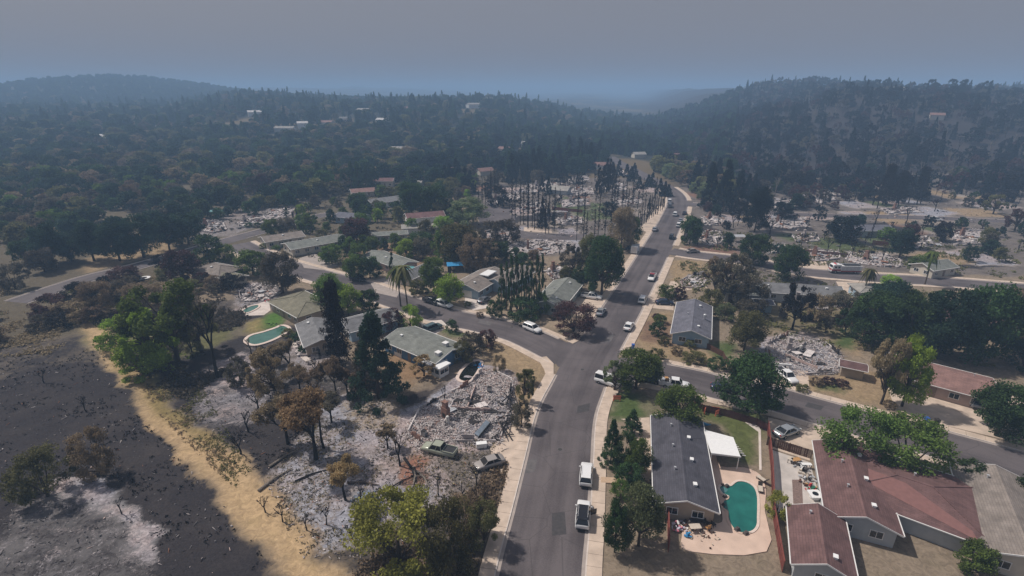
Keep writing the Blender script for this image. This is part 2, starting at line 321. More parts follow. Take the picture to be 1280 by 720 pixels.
def ground_mat():
    m = bpy.data.materials.new('ground'); m.use_nodes = True; n = m.node_tree; b = n.nodes['Principled BSDF']; L = n.links.new
    b.inputs['Roughness'].default_value = .95; b.inputs['Specular IOR Level'].default_value = .1
    N = n.nodes.new
    tc = N('ShaderNodeTexCoord')
    def noise(s, d=6, r=.6, ds=0):
        z = N('ShaderNodeTexNoise'); z.inputs['Scale'].default_value = s; z.inputs['Detail'].default_value = d; z.inputs['Roughness'].default_value = r; z.inputs['Distortion'].default_value = ds; L(tc.outputs['Object'], z.inputs['Vector']); return z.outputs['Fac']
    def mr(i_, a0, a1, b0=0, b1=1):
        z = N('ShaderNodeMapRange'); z.inputs[1].default_value = a0; z.inputs[2].default_value = a1; z.inputs[3].default_value = b0; z.inputs[4].default_value = b1; L(i_, z.inputs[0]); return z.outputs[0]
    def mix(f, A, B, mode='MIX'):
        z = N('ShaderNodeMix'); z.data_type = 'RGBA'; z.blend_type = mode
        for v, k in ((f, 0), (A, 6), (B, 7)):
            if isinstance(v, (tuple, float)): z.inputs[k].default_value = (*v, 1) if isinstance(v, tuple) else v
            else: L(v, z.inputs[k])
        return z.outputs[2]
    def add(A, B, op='ADD'):
        z = N('ShaderNodeMath'); z.operation = op
        for v, k in ((A, 0), (B, 1)):
            if isinstance(v, float): z.inputs[k].default_value = v
            else: L(v, z.inputs[k])
        return z.outputs[0]
    c = N('ShaderNodeAttribute'); c.attribute_name = 'cover'; k = N('ShaderNodeAttribute'); k.attribute_name = 'masks'
    sx = N('ShaderNodeSeparateColor'); L(k.outputs['Color'], sx.inputs[0])
    nb = noise(.16, 9, .68); nf = noise(.9, 10, .78, 1.2); nff = noise(3.2, 8, .8, .8); nst = noise(.30, 10, .72, 2.2)
    c1 = mix(1.0, c.outputs['Color'], mr(nf, .3, .7, .55, 1.45), 'MULTIPLY')
    c1 = mix(mr(noise(.35, 5), .5, .75, 0, .35), c1, mix(1.0, c1, (.55, .6, .5), 'MULTIPLY'))
    bm = mr(add(add(sx.outputs[1], nb), add(nf, -1.0), 'ADD'), .38, .62)
    c2 = mix(bm, c1, mix(mr(noise(.09, 7, .7), .45, .66), mix(mr(nff, .35, .7), (.020, .018, .021), (.060, .053, .055)), mix(mr(nff, .3, .7), (.030, .026, .027), (.080, .069, .066))))
    am = mr(add(add(sx.outputs[0], nst), add(nff, -1.0), 'ADD'), .40, .62)
    c3 = mix(am, c2, mix(mr(nf, .38, .62), mix(mr(nff, .3, .7), (.10, .085, .085), (.25, .215, .21)), mix(mr(nff, .35, .65), (.38, .335, .325), (.58, .525, .51))))
    tint = mix(mr(noise(.045, 3), .42, .58), (1.08, .97, .93), (.86, .97, 1.12)); c3 = mix(am, c3, mix(1.0, c3, tint, 'MULTIPLY'))
    L(c3, b.inputs['Base Color'])
    bp = N('ShaderNodeBump'); bp.inputs['Strength'].default_value = .5; bp.inputs['Distance'].default_value = .35; L(nf, bp.inputs['Height']); L(bp.outputs[0], b.inputs['Normal'])
    return m
gme.materials.append(ground_mat()); struct('ground', gme)

# ------------------------------------------------------------------ roads, kerbs, pavements
def asphalt():
    m = bpy.data.materials.new('asphalt'); m.use_nodes = True; n = m.node_tree; b = n.nodes['Principled BSDF']; L = n.links.new; N = n.nodes.new
    b.inputs['Roughness'].default_value = .85; b.inputs['Specular IOR Level'].default_value = .25
    tc = N('ShaderNodeTexCoord'); uv = N('ShaderNodeUVMap'); 
    a_ = N('ShaderNodeTexNoise'); a_.inputs['Scale'].default_value = .12; a_.inputs['Detail'].default_value = 8; L(tc.outputs['Object'], a_.inputs[0])
    f_ = N('ShaderNodeTexNoise'); f_.inputs['Scale'].default_value = 6; f_.inputs['Detail'].default_value = 4; L(tc.outputs['Object'], f_.inputs[0])
    mp = N('ShaderNodeMapping'); mp.inputs['Scale'].default_value = (5.5, .012, 1); L(uv.outputs[0], mp.inputs[0])
    s_ = N('ShaderNodeTexNoise'); s_.inputs['Scale'].default_value = 1; s_.inputs['Detail'].default_value = 3; L(mp.outputs[0], s_.inputs[0])
    ad = N('ShaderNodeMath'); L(a_.outputs[0], ad.inputs[0]); L(s_.outputs[0], ad.inputs[1])
    ad2 = N('ShaderNodeMath'); ad2.operation = 'MULTIPLY_ADD'; L(f_.outputs[0], ad2.inputs[0]); ad2.inputs[1].default_value = .5; L(ad.outputs[0], ad2.inputs[2])
    cr = N('ShaderNodeValToRGB'); cr.color_ramp.elements[0].position = .95; cr.color_ramp.elements[1].position = 1.55; cr.color_ramp.elements[0].color = (.070, .060, .063, 1); cr.color_ramp.elements[1].color = (.132, .114, .116, 1)
    mr_ = N('ShaderNodeMapRange'); mr_.inputs[1].default_value = 0; mr_.inputs[2].default_value = 2.2; L(ad2.outputs[0], mr_.inputs[0])
    cr.color_ramp.elements[0].position = .45; cr.color_ramp.elements[1].position = .64; L(mr_.outputs[0], cr.inputs[0])
    # tar-sealed cracks
    vo = N('ShaderNodeTexVoronoi'); vo.feature = 'DISTANCE_TO_EDGE'; vo.inputs['Scale'].default_value = .17
    wv = N('ShaderNodeMix'); wv.data_type = 'VECTOR'; wv.inputs[0].default_value = .12; L(tc.outputs['Object'], wv.inputs[4]); L(a_.outputs['Color'], wv.inputs[5]); L(wv.outputs[1], vo.inputs['Vector'])
    cm = N('ShaderNodeMath'); cm.operation = 'LESS_THAN'; cm.inputs[1].default_value = .008; L(vo.outputs[0], cm.inputs[0])
    cf = N('ShaderNodeMath'); cf.operation = 'MULTIPLY'; cf.inputs[1].default_value = .28; L(cm.outputs[0], cf.inputs[0])
    mx = N('ShaderNodeMix'); mx.data_type = 'RGBA'; L(cf.outputs[0], mx.inputs[0]); L(cr.outputs[0], mx.inputs[6]); mx.inputs[7].default_value = (.03, .03, .03, 1)
    L(mx.outputs[2], b.inputs['Base Color']); return m
ASP = asphalt()
CONC = mat('concrete', (.54, .435, .35), .9, .16, .6, .15, detail=8); CONC2 = mat('pale_concrete', (.60, .53, .48), .9, .14, .7, .1, detail=8); GUT = mat('gutter_concrete', (.36, .31, .28), .9, .15, .8, detail=8)
def strip(c, nrm, o0, o1, z0, z1=None, mask=None, name='strip', m=None, uv=False, joint=0):
    """a band between the offsets o0 < o1 to the left of a line; z1 gives it a thickness"""
    mb = MB(); L = c+nrm*o1; Rr = c+nrm*o0; uvs = []
    dist = np.r_[0, np.cumsum(np.linalg.norm(np.diff(c, axis=0), axis=1))]
    for i in range(len(c)-1):
        if mask is not None and not (mask[i] and mask[i+1]): continue
        q = [Rr[i], Rr[i+1], L[i+1], L[i]]
        if joint: q[0] = q[0]+(q[1]-q[0])*joint; q[3] = q[3]+(q[2]-q[3])*joint
        zt = z1 if z1 is not None else z0
        v = [(p[0], p[1], zt) for p in q]
        if z1 is None: mb.add(v, [(0, 1, 2, 3)])
        else: mb.add(v+[(p[0], p[1], z0) for p in q], [(0, 1, 2, 3), (0, 4, 5, 1), (3, 2, 6, 7), (0, 3, 7, 4), (1, 5, 6, 2)])
        if uv: uvs += [(0, dist[i]), (0, dist[i+1]), (1, dist[i+1]), (1, dist[i])]
    me = mb.mesh(name, m)
    if uv:
        l = me.uv_layers.new(name='UVMap')
        for k, u in enumerate(uvs): l.data[k].uv = u
    return me
for k, (nm, c, wd) in enumerate(ROADS):
    n = normals(c); zz = .040-.004*k
    struct(nm, strip(c, n, -wd/2, wd/2, zz, name=nm, m=ASP, uv=True))
    mk = road_dist(c[:, 0], c[:, 1], k)
    for sgn in (1, -1):
        e = c+n*sgn*(wd/2+1.0); ok = (road_dist(e[:, 0], e[:, 1], k) > 2.2) & (c[:, 1] < 330)
        if k == 4: ok &= False
        a0, a1 = sorted((sgn*(wd/2-.45), sgn*wd/2)); struct('gutter', strip(c, n, a0, a1, zz+.006, mask=ok, name='gutter', m=GUT))
        a0, a1 = sorted((sgn*wd/2, sgn*(wd/2+.16))); struct('kerb', strip(c, n, a0, a1, -.05, .155, ok, 'kerb', CONC2, joint=.01))
        wpv = 1.6 if k else 1.9
        if k in (3, 6): continue
        cc = spline([tuple(p) for p in c], 1.5) if k == 0 else c
        a0, a1 = sorted((sgn*(wd/2+.16), sgn*(wd/2+.16+wpv))); struct('pavement', strip(c, n, a0, a1, -.05, .145, ok, 'pavement', CONC, joint=.018))
def patch(name, px, z, m, z0=-.05, raw=False, **kw):
    return struct(name, MB().prism(px if raw else PP(px), z0, z).mesh(name, m), **kw)
# street corners, turning court and driveways
patch('street_corner', [(742, 444+8), (776, 452), (800, 455), (800, 470), (768, 478), (742, 482), (730, 470)], .033, ASP)
patch('street_corner', [(716, 428), (733, 440), (715, 462), (697, 458), (684, 438), (700, 428)], .033, ASP)
patch('turning_court', [(606, 258), (637, 258), (646, 270), (640, 285), (615, 284), (603, 272)], .03, ASP)
patch('pavement_corner', [(700, 423), (722, 414), (735, 404), (724, 426), (716, 430)], .14, CONC)
patch('pavement_corner', [(776, 446), (803, 449), (826, 455), (820, 448), (795, 436), (786, 428)], .14, CONC)
patch('pavement_corner', [(760, 484), (780, 479), (800, 478), (775, 488), (766, 500)], .14, CONC)
patch('pavement_corner', [(683, 446), (692, 455), (692, 470), (686, 480), (680, 462), (672, 448)], .14, CONC)
for q in [
    [(640, 531), (662, 533), (650, 560), (632, 600), (620, 590), (612, 560)],
    [(584, 358), (608, 363), (604, 372), (612, 385), (592, 388), (580, 382)],
    [(708, 375), (745, 365), (752, 378), (740, 392), (722, 395)],
    [(803, 370), (842, 376), (842, 388), (803, 384)],
    [(972, 462), (1010, 464), (1012, 492), (990, 484), (970, 479)],
    [(1108, 480), (1180, 478), (1300, 500), (1300, 560), (1173, 530), (1120, 515)],
    [(960, 522), (1035, 540), (1022, 552), (1012, 576), (962, 560)],
    [(525, 402), (552, 400), (560, 408), (545, 418), (528, 410)],
    [(838, 352), (880, 350), (884, 360), (832, 366)],
    [(1002, 322), (1030, 322), (1036, 336), (1003, 334)], [(1045, 352), (1078, 353), (1078, 378), (1062, 378), (1050, 362)],
    [(374, 323), (393, 317), (422, 332), (408, 338), (380, 335)],
    [(296, 322), (310, 318), (330, 330), (318, 340)], [(655, 284), (690, 284), (690, 291), (655, 289)],
    [(822, 258), (832, 256), (824, 276), (808, 290), (800, 286)],
    [(462, 352), (486, 346), (502, 360), (496, 372), (470, 366)]]:
    patch('driveway', q, .052, CONC2 if q[0][0] in (584, 525) else GUT if q[0][0] in (374, 462, 296) else CONC)
patch('pavement_slab', [(751, 597), (774, 598), (774, 605), (751, 604)], .15, mat('peach_concrete', (.50, .36, .25), .9, .1))
patch('garden_path', [(776, 524), (812, 522), (815, 600), (800, 600), (792, 560), (795, 530)], .06, CONC)

# ------------------------------------------------------------------ trees
def leaves(pos, size, up=.35, jit=.5, asp=.7, rg=nr):
    n = len(pos); a = rg.normal(size=(n, 3)); a[:, 2] += up*np.sign(rg.random(n)-.2); a /= np.linalg.norm(a, axis=1)[:, None]
    b = np.cross(a, rg.normal(size=(n, 3))); b /= np.linalg.norm(b, axis=1)[:, None]; c = np.cross(a, b)
    s = (size*(1+jit*(rg.random(n)-.5)*2))[:, None]
    v = np.stack([pos-b*s, pos-c*s*asp, pos+b*s, pos+c*s*asp], 1).reshape(-1, 3)
    return v, np.arange(4*n).reshape(-1, 4)
TREE = {}
def lumps(rg, n, z0, z1, shape):
    out = []
    for _ in range(n):
        t = rg.random(); th = rg.random()*6.283
        if shape == 'broad':
            zz = z0+(z1-z0)*t**.8; q = (zz-z0)/(z1-z0); rr = .5*math.sqrt(max(0, 1-(q*1.55-.62)**2 if q > .4 else 1-((.4-q)*1.6)**2))*(.55+.45*rg.random())
        elif shape == 'cone': zz = z0+(z1-z0)*t**1.4; q = (zz-z0)/(z1-z0); rr = .5*(1-q)**.85*(.5+.5*rg.random())
        else: zz = z0+(z1-z0)*t; q = (zz-z0)/(z1-z0); rr = .5*min(1, 3*q+.3)*(1-q)**.5*(.5+.5*rg.random())
        out.append((math.cos(th)*rr, math.sin(th)*rr, zz))
    return out
def proto(kind, lod, var):
    key = (kind, lod, var)
    if key in TREE: return TREE[key]
    rg = np.random.default_rng(hash(key) % 99991 if False else sum(map(ord, kind+lod))*7+var*131); rr = random.Random(sum(map(ord, kind))+var)
    K = {'hi': 1.0, 'mid': .45, 'lo': .14, 'tiny': .04}[lod]; sz = {'hi': .0155, 'mid': .023, 'lo': .042, 'tiny': .085}[lod]
    tb = MB(); pos = None; leaf = sz; n = 6 if lod in ('hi', 'mid') else 4
    def limb(a, b, r0, r1):
        a = Vector(a); b = Vector(b); m_ = (a+b)/2+Vector((rr.uniform(-.02, .02), rr.uniform(-.02, .02), rr.uniform(0, .03))); tb.tube([a, m_, b], [r0, (r0+r1)/2, r1], n, cap=False)
    def clumps(cs, rad, per, flat=.8):
        ps = []
        for c in cs:
            d = rg.normal(size=(per, 3)); d /= np.linalg.norm(d, axis=1)[:, None]; r_ = rad*(.6+.7*rg.random())*rg.random(per)[:, None]**.45
            q = d*r_; q[:, 2] *= flat; ps.append(q+np.array(c))
        return np.concatenate(ps)
    if kind == 'broad':
        cs = lumps(rg, 50, .11, .90, 'broad'); tb.tube([(0, 0, -.02), (.01, 0, .2), (0, .01, .42)], [.035, .026, .02], n)
        for c in cs[:12]: limb((0, 0, .2+.2*rr.random()), c, .014, .004)
        pos = clumps([(a*.9, b*.9, c_) for a, b, c_ in cs]+[(a*.5, b*.5, c_) for a, b, c_ in lumps(rg, 16, .2, .85, 'broad')], .135, int(230*K))
    elif kind == 'loose':       # open crown with sky gaps
        cs = lumps(rg, 34, .16, .93, 'broad'); tb.tube([(0, 0, -.02), (.02, 0, .2), (0, .02, .45)], [.04, .028, .018], n)
        for c in cs: limb((.01, .01, .15+.28*rr.random()), c, .014, .003)
        pos = clumps(cs, .095, int(280*K))
    elif kind == 'shrub':
        cs = lumps(rg, 44, .05, .88, 'broad'); tb.tube([(0, 0, -.02), (0, 0, .4)], [.03, .02], n)
        for c in cs[:6]: limb((0, 0, .05), c, .015, .004)
        pos = clumps(cs, .14, int(240*K)); pos = pos[pos[:, 2] > 0]
    elif kind == 'conifer':
        cs = lumps(rg, 120, .04, .97, 'cone'); tb.tube([(0, 0, -.02), (0, 0, .5), (0, 0, .98)], [.03, .018, .004], n)
        for c in cs[:14]: limb((0, 0, c[2]+.02), c, .008, .002)
        pos = clumps(cs, .085, int(130*K), .6)
    elif kind == 'ragged':      # tall scorched conifer with drooping sparse boughs
        cs = []
        tb.tube([(0, 0, -.02), (.02, 0, .5), (0, 0, 1)], [.034, .02, .003], n)
        for i in range(70):
            z = .08+.88*i/70; th = i*2.4; r_ = .46*(1-z)**.45*rr.uniform(.45, 1); e = (math.cos(th)*r_, math.sin(th)*r_, z-.03*r_)
            limb((0, 0, z), e, .009, .002); cs += [e, tuple(.6*e[k]+.4*(0, 0, z)[k] for k in range(3))]
        pos = clumps(cs, .10, int(80*K), .5)
    elif kind == 'cypress':
        cs = lumps(rg, 46, .03, .97, 'spindle'); tb.tube([(0, 0, -.02), (0, 0, .9)], [.06, .02], n); pos = clumps(cs, .11, int(320*K), .55)
    elif kind in ('bare', 'scorched'):
        tips = []
        def grow_(p, d, l, r_, dep):
            q = p+d*l; k = p+d*l*.5+Vector((rr.uniform(-.02, .02),)*2+(0,)); tb.tube([p, k, q], [r_, r_*.85, r_*.65], n if dep < 2 else 4, cap=False)
            if dep >= (4 if lod == 'hi' else 3): tips.append(tuple(q)); return
            if dep > 1: tips.append(tuple(q))
            for _ in range(3 if dep < 3 else 2):
                nd = (d+Vector((rr.uniform(-.8, .8), rr.uniform(-.8, .8), rr.uniform(-.15, .45)))).normalized(); grow_(q, nd, l*rr.uniform(.6, .85), r_*.6, dep+1)
        grow_(Vector((0, 0, -.02)), Vector((rr.uniform(-.1, .1), rr.uniform(-.1, .1), 1)).normalized(), .30, .034, 0)
        pos = clumps(tips, .085 if kind == 'scorched' else .05, max(2, int((95 if kind == 'scorched' else 2)*K*(1 if lod == 'hi' else 2.2))))
    elif kind == 'snag':
        tb.tube([(0, 0, -.02), (.004, .004, .5), (0, 0, 1)], [.05, .035, .006], n); 
        for i in range(26):
            z = rr.uniform(.25, .95); th = rr.random()*6.28; l = (1-z)*.45+.06; limb((0, 0, z), (math.cos(th)*l, math.sin(th)*l, z-.01), .012, .003)
        pos = rg.normal(size=(int(500*K)+4, 3))*np.array((.10, .10, .0)); zz = .3+.65*rg.random(len(pos)); pos *= (1.05-zz)[:, None]*1.6; pos[:, 2] = zz
    elif kind == 'palm':
        tb.tube([(.0, 0, -.01), (.02, .0, .3), (.05, 0, .6), (.06, 0, .88)], [.03, .022, .02, .022], 8)
        ps = []; V = []; F = []
        for i in range(34):
            th = rr.random()*6.28; el = rr.uniform(-1.1, 1.1); L_ = rr.uniform(.32, .5); last = None
            for s_ in range(9):
                t = s_/8; x = L_*t*math.cos(el*.6); z = .88+L_*math.sin(el)*t*.35-.20*t*t*(1.2-el*.4); wv_ = .05*math.sin(math.pi*min(1, t*.9+.08)); c_, s2 = math.cos(th), math.sin(th)
                l = (.06+c_*x-s2*wv_, s2*x+c_*wv_, z-.02*t); r2 = (.06+c_*x+s2*wv_, s2*x-c_*wv_, z-.02*t); o = len(V); V += [l, r2]
                if last is not None and s_ % 1 == 0: F.append((last, last+1, o+1, o))
                last = o
        crown = mesh_np('crown', V, F, [LEAF['green']]); tr = tb.mesh('trunk', BARK); TREE[key] = (tr, crown); return TREE[key]
    v, f = leaves(pos, np.full(len(pos), leaf*(.75 if kind == 'cypress' else 1)), rg=rg, asp=.55 if kind in ('conifer', 'ragged') else .7)
    if kind in ('snag',): pass
    crown = mesh_np('crown', v, f, [LEAF['green']]); tr = tb.mesh('trunk', BARK, True); TREE[key] = (tr, crown); return TREE[key]
KW = dict(broad='tree', loose='tree', shrub='shrub', conifer='conifer', ragged='conifer', cypress='cypress', bare='tree', scorched='tree', snag='tree', palm='palm tree')
NAMES = dict(broad='broadleaf_tree', loose='broadleaf_tree', shrub='shrub', conifer='conifer_tree', ragged='conifer_tree', cypress='cypress_tree', bare='bare_tree', scorched='scorched_tree', snag='burnt_pole_tree', palm='palm_tree')
def tree_at(kind, tone, x, y, z, h, wd, label, group=None, var=None, lod=None, bark=None):
    if lod is None: s_ = max(h, wd)*FPX/math.hypot(y, CAMZ); lod = 'hi' if s_ > 44 else 'mid' if s_ > 22 else 'lo' if s_ > 9 else 'tiny'
    v = rnd.randrange(3) if var is None else var; tr, cr = proto(kind, lod, v)
    e = empty(NAMES[kind], (x, y, z), rnd.random()*6.28, label, 'shrub' if kind == 'shrub' else 'tree', group); e.scale = (wd, wd, h)
    t = obj('trunk', tr, e); c = obj('crown', cr, e)
    bk = bark or (CHAR if kind in ('bare', 'scorched', 'snag') or tone == 'char' else BARK)
    setmat(t, 0, bk); setmat(c, 0, LEAF[tone]); return e
def tree(kind, tone, bx, by, ty, wpx, label, **kw):
    x, y, z = G(bx, by); wd = wpx/FPX*(y*CA+(CAMZ-z)*SA)*1.08
    # the crown's top shows at row ty
    h = max(1.0, ztop(x, y, ty)-z)
    return tree_at(kind, tone, x, y, z, h, wd, label, **kw)
T_ = [
 # street A and the right side, near
 ('broad','dark',934,513,443,76,'dense dark green round tree at the kerb of the side street above the red fence'),
 ('broad','green',795,486,437,58,'green round tree overhanging the parked vehicles at the street corner'),
 ('loose','pale',768,488,452,30,'pale variegated small tree beside the green corner tree'),
 ('broad','green',846,533,482,60,'green leafy tree standing against the end of the dark grey roof'),
 ('loose','tan',1101,505,420,38,'half dead tan tree touching the yellow green tree by the driveway'),
 ('broad','bright',1127,508,422,48,'yellow green tree beside the wide driveway at the right'),
 ('shrub','green',1070,580,510,80,'wide green shrubby tree between the side street and the brown roof'),
 ('shrub','green',1128,590,522,84,'green shrubby tree over the far corner of the brown roof'),
 ('broad','dark',1090,432,364,62,'dark green tree at the left end of the grove above the yellow green tree'),
 ('broad','dark',1132,436,366,66,'dark green tree in the middle of the grove above the brown house'),
 ('broad','forest',1170,448,362,70,'very dark tree at the right end of the grove above the brown house'),
 ('broad','forest',1110,400,352,60,'dark green tree behind the grove near the pale roof'),
 ('broad','dark',1222,450,355,80,'dark green tree right of the grove above the brown house'),
 ('shrub','bright',1070,393,368,22,'yellow green shrub in front of the palm by the pale roof'),
 ('broad','olive',930,438,388,44,'grey green tree behind the burnt lot beside the grey blue roof house'),
 ('loose','grey',912,378,318,56,'grey scorched tree right of the dry grass plot on the main street'),
 ('loose','brown',893,372,322,34,'brown scorched tree left of the grey scorched tree'),
 ('shrub','grey',935,392,345,38,'grey brown scorched shrub beside the long grey roof'),
 ('broad','dark',941,331,291,38,'round dark green tree on the right block above the scorched trees'),
 ('broad','dark',984,349,305,42,'dark green bushy tree left of the fire engine'),
 ('broad','dark',909,311,290,15,'small dark green tree in the ash right of the main street'),
 ('broad','dark',862,305,268,27,'dark green tree on the verge beside the cars on the main street'),
 ('shrub','dark',822,418,403,20,'clipped dark green shrub in the bare front garden'),
 ('shrub','green',825,404,392,15,'small green shrub above the clipped shrub in the bare front garden'),
 ('shrub','green',832,372,355,22,'green hedge shrub beside the driveway of the grey blue roof house'),
 ('shrub','maroon',850,374,358,16,'dark red shrub beside the hedge shrub by the driveway'),
 ('conifer','dark',763,580,524,30,'pointed dark green conifer beside the pavement, leftmost of the garden trees'),
 ('conifer','dark',790,540,512,28,'small dark conifer on the corner lawn'),
 ('shrub','dark',779,586,542,30,'dark green shrub right of the pointed conifer'),
 ('broad','green',795,594,548,34,'green bushy tree in the front garden of the dark grey roof house'),
 ('shrub','dark',783,612,578,34,'dark shrub above the peach coloured slab path'),
 ('shrub','green',775,625,600,22,'green shrub below the peach coloured slab path'),
 ('broad','pale',798,682,606,54,'light green feathery tree at the near end of the dark grey roof'),
 ('broad','dark',768,690,625,32,'dark green tree between the pavement and the light green feathery tree'),
 ('shrub','yellow',970,645,615,26,'small yellow green tree against the red fence by the pool'),
 ('shrub','olive',820,450,436,20,'low olive shrub at the corner bed of the side street'),
 ('shrub','olive',866,452,440,28,'olive shrub in the bed along the side street'),
 ('shrub','dark',895,461,446,22,'dark low shrub at the end of the bed along the side street'),
 ('shrub','pale',905,400,378,24,'pale green shrub beside the grey blue roof house'),
 # bottom centre
 ('shrub','yellow',500,705,615,100,'yellow green willow scrub at the bottom edge beside the ash'),
 ('shrub','olive',563,712,622,60,'olive brown scrub tree right of the willow scrub'),
 ('shrub','brown',585,668,618,48,'scorched brown scrub behind the olive scrub'),
 ('shrub','olive',605,678,626,40,'olive bush beside the lower pavement'),
 ('loose','olive',655,505,462,24,'olive roadside tree left of the main street bend'),
 ('shrub','grey',652,535,498,24,'dark bush at the edge of the large burnt lot'),
 ('shrub','olive',660,480,462,18,'olive bush on the dry corner plot'),
 ('shrub','maroon',608,434,411,24,'dark red shrub at the end of the green roadside bed'),
 ('shrub','grey',590,444,414,30,'grey green shrub beside the blue walled house'),
 ('shrub','olive',578,452,426,26,'dark olive shrub touching the grey green shrub by the blue walled house'),
 ('shrub','dark',565,414,400,16,'dark green shrub in the lawn by the side street'),
 ('shrub','brown',624,464,442,14,'brown dry shrub above the large burnt lot'),
 ('loose','rust',530,470,445,30,'orange brown scorched bush in front of the white porch'),
 # left, near
 ('loose','green',222,452,350,90,'tall green cottonwood with open crown beside the charred twin tree'),
 ('loose','bright',195,462,380,62,'bright green willow at the left of the tall cottonwood'),
 ('shrub','bright',180,468,425,58,'bright green thicket at the foot of the cottonwoods'),
 ('shrub','bright',150,435,398,40,'bright green bush beside the dirt track'),
 ('bare','grey',272,472,350,62,'charred forked tree with bare branches right of the green cottonwood'),
 ('loose','olive',252,440,360,50,'grey green tree between the cottonwood and the charred forked tree'),
 ('ragged','char',425,456,347,40,'tall scorched dark conifer leaning beside the grey roofs'),
 ('conifer','forest',474,498,390,76,'broad dark conifer left of the blue walled house'),
 ('conifer','grey',458,488,425,42,'scorched lower conifer against the broad dark conifer'),
 ('loose','tan',345,500,432,50,'pale tan leaved scorched tree below the kidney shaped pool'),
 ('scorched','rust',395,575,478,78,'rust leaved burnt tree with black limbs in the ash left of centre'),
 ('scorched','brown',360,555,492,62,'brown leaved burnt tree left of the rust leaved burnt tree'),
 ('bare','brown',405,560,455,50,'bare black branching tree behind the rust leaved burnt tree'),
 ('scorched','rust',432,625,565,52,'small burnt tree with yellow brown leaves by the grey rubble patch'),
 ('bare','brown',500,582,528,44,'bare tree with brown twigs left of the burnt pickup'),
 ('scorched','brown',485,560,528,38,'olive brown scorched tree at the edge of the large burnt lot'),
 ('bare','char',556,508,472,14,'pair of charred stems rising behind the large burnt lot'),
 ('bare','char',600,660,600,30,'thin charred branching tree beside the lower driveway'),
 ('shrub','tan',124,592,535,44,'tan dry shrub on the black slope at the left edge'),
 ('shrub','olive',60,620,560,60,'olive dry shrub beyond the tan shrub on the black slope'),
 ('broad','grey',354,366,313,46,'grey green round tree above the small burnt lot'),
 ('broad','green',317,344,311,38,'green tree by the driveway above the grey green round tree'),
 ('broad','maroon',230,352,310,40,'dark plum coloured tree beside the back street'),
 ('shrub','dark',263,330,292,34,'dark reddish hedge tree right of the plum coloured tree'),
 ('shrub','green',282,328,302,26,'green hedge tree above the tan roofed house'),
 ('shrub','grey',160,378,345,40,'grey brown scorched bush below the back street'),
 ('shrub','brown',125,392,348,36,'purple brown scorched bush at the left edge below the back street'),
 ('shrub','brown',180,385,352,44,'brown scorched thicket above the bright willow'),
 ('broad','forest',236,306,264,38,'dark oak standing alone left of the burnt lots'),
 ('broad','forest',212,312,268,34,'dark oak left of the lone oak on the back street verge'),
 ('broad','forest',180,322,268,46,'large dark oak on the dry verge of the back street'),
 ('broad','forest',150,326,276,40,'dark green oak second from the left edge by the dry verge'),
 ('broad','forest',118,326,276,38,'dark green oak at the left edge by the dry verge'),
 ('shrub','grey',240,440,388,30,'dull scorched scrub in front of the charred forked tree'),
 ('cypress','dark',361,284,259,6,'slim dark cypress at the far burnt lots, tallest of the group of slim cypresses'),
 ('cypress','char',368,282,264,4,'thin charred cypress in the middle of the group of slim cypresses'),
 ('cypress','char',373,282,260,4,'thin charred cypress at the right of the group of slim cypresses'),
 ('shrub','green',380,284,266,20,'green bush under the slim cypresses'),
 # centre left
 ('broad','green',415,390,342,42,'green tree cluster behind the scorched leaning conifer'),
 ('broad','bright',436,394,356,34,'brighter green tree right of the green cluster on the side street'),
 ('broad','dark',462,388,361,26,'dark green tree beside the grey roof and the side street'),
 ('shrub','maroon',492,412,385,26,'dark red shrub left of the green shrub under the palms'),
 ('shrub','bright',513,408,381,28,'green shrub at the foot of the palms'),
 ('palm','green',501,383,328,34,'left palm of the two tall palms by the side street'),
 ('palm','olive',510,388,325,34,'right palm of the two tall palms by the side street'),
 ('cypress','dark',492,352,316,12,'dark cypress behind the two tall palms'),
 ('broad','green',415,330,304,28,'green round tree left of the long pale roof'),
 ('broad','green',443,350,318,24,'dull green tree between the pale roof and the side street'),
 ('broad','dark',463,348,319,28,'dark green tree right of the dull green tree by the side street'),
 ('broad','maroon',447,306,270,36,'blackish red tree above the long pale roof'),
 ('broad','dark',449,263,240,26,'dark green round tree between the pink and grey roofs'),
 ('broad','dark',515,272,226,36,'dark green tree group behind the red roofed white house'),
 ('broad','dark',543,272,228,36,'second dark green tree group behind the red roofed white house, nearer the pale willow'),
 ('broad','pale',585,282,247,48,'pale olive willow near the turning court'),
 ('broad','olive',574,330,278,52,'large mixed green tree between the white house and the burnt block'),
 ('broad','brown',592,340,292,36,'brown tinged tree right of the large mixed green tree'),
 ('broad','green',556,328,286,30,'green tree left of the large mixed green tree'),
 ('broad','dark',527,314,289,34,'dark green tree in front of the white house'),
 ('broad','green',543,366,320,36,'green tree behind the bright tree by the driveway'),
 ('broad','bright',562,380,343,34,'bright green tree in the front garden left of the tan roof'),
 ('shrub','olive',522,368,350,20,'olive shrub in the front garden beside the path'),
 ('shrub','dark',620,396,372,20,'dark green tree at the left of the cypress row'),
 ('shrub','dark',655,400,372,36,'green ivy covered tree in front of the cypress row'),
 ('shrub','green',677,392,366,20,'green tree left of the grey green roof'),
 ('shrub','maroon',717,414,377,54,'large plum coloured tree at the street corner below the grey green roof'),
 ('broad','dark',752,368,292,48,'tall dark green tree beside the main street'),
 ('broad','olive',738,345,292,36,'olive tree left of the tall dark green tree'),
 ('broad','brown',776,312,257,36,'reddish green tree beside the main street above the trailer'),
 ('broad','green',788,310,268,24,'green tree right of the reddish green tree by the main street'),
 ('loose','grey',715,345,308,32,'grey scorched tree behind the grey green roof'),
 ('loose','brown',612,330,298,30,'brown scorched tree in the burnt block near the turning court'),
 ('conifer','char',678,284,246,14,'charred conifer in the burnt block'),
 # right far
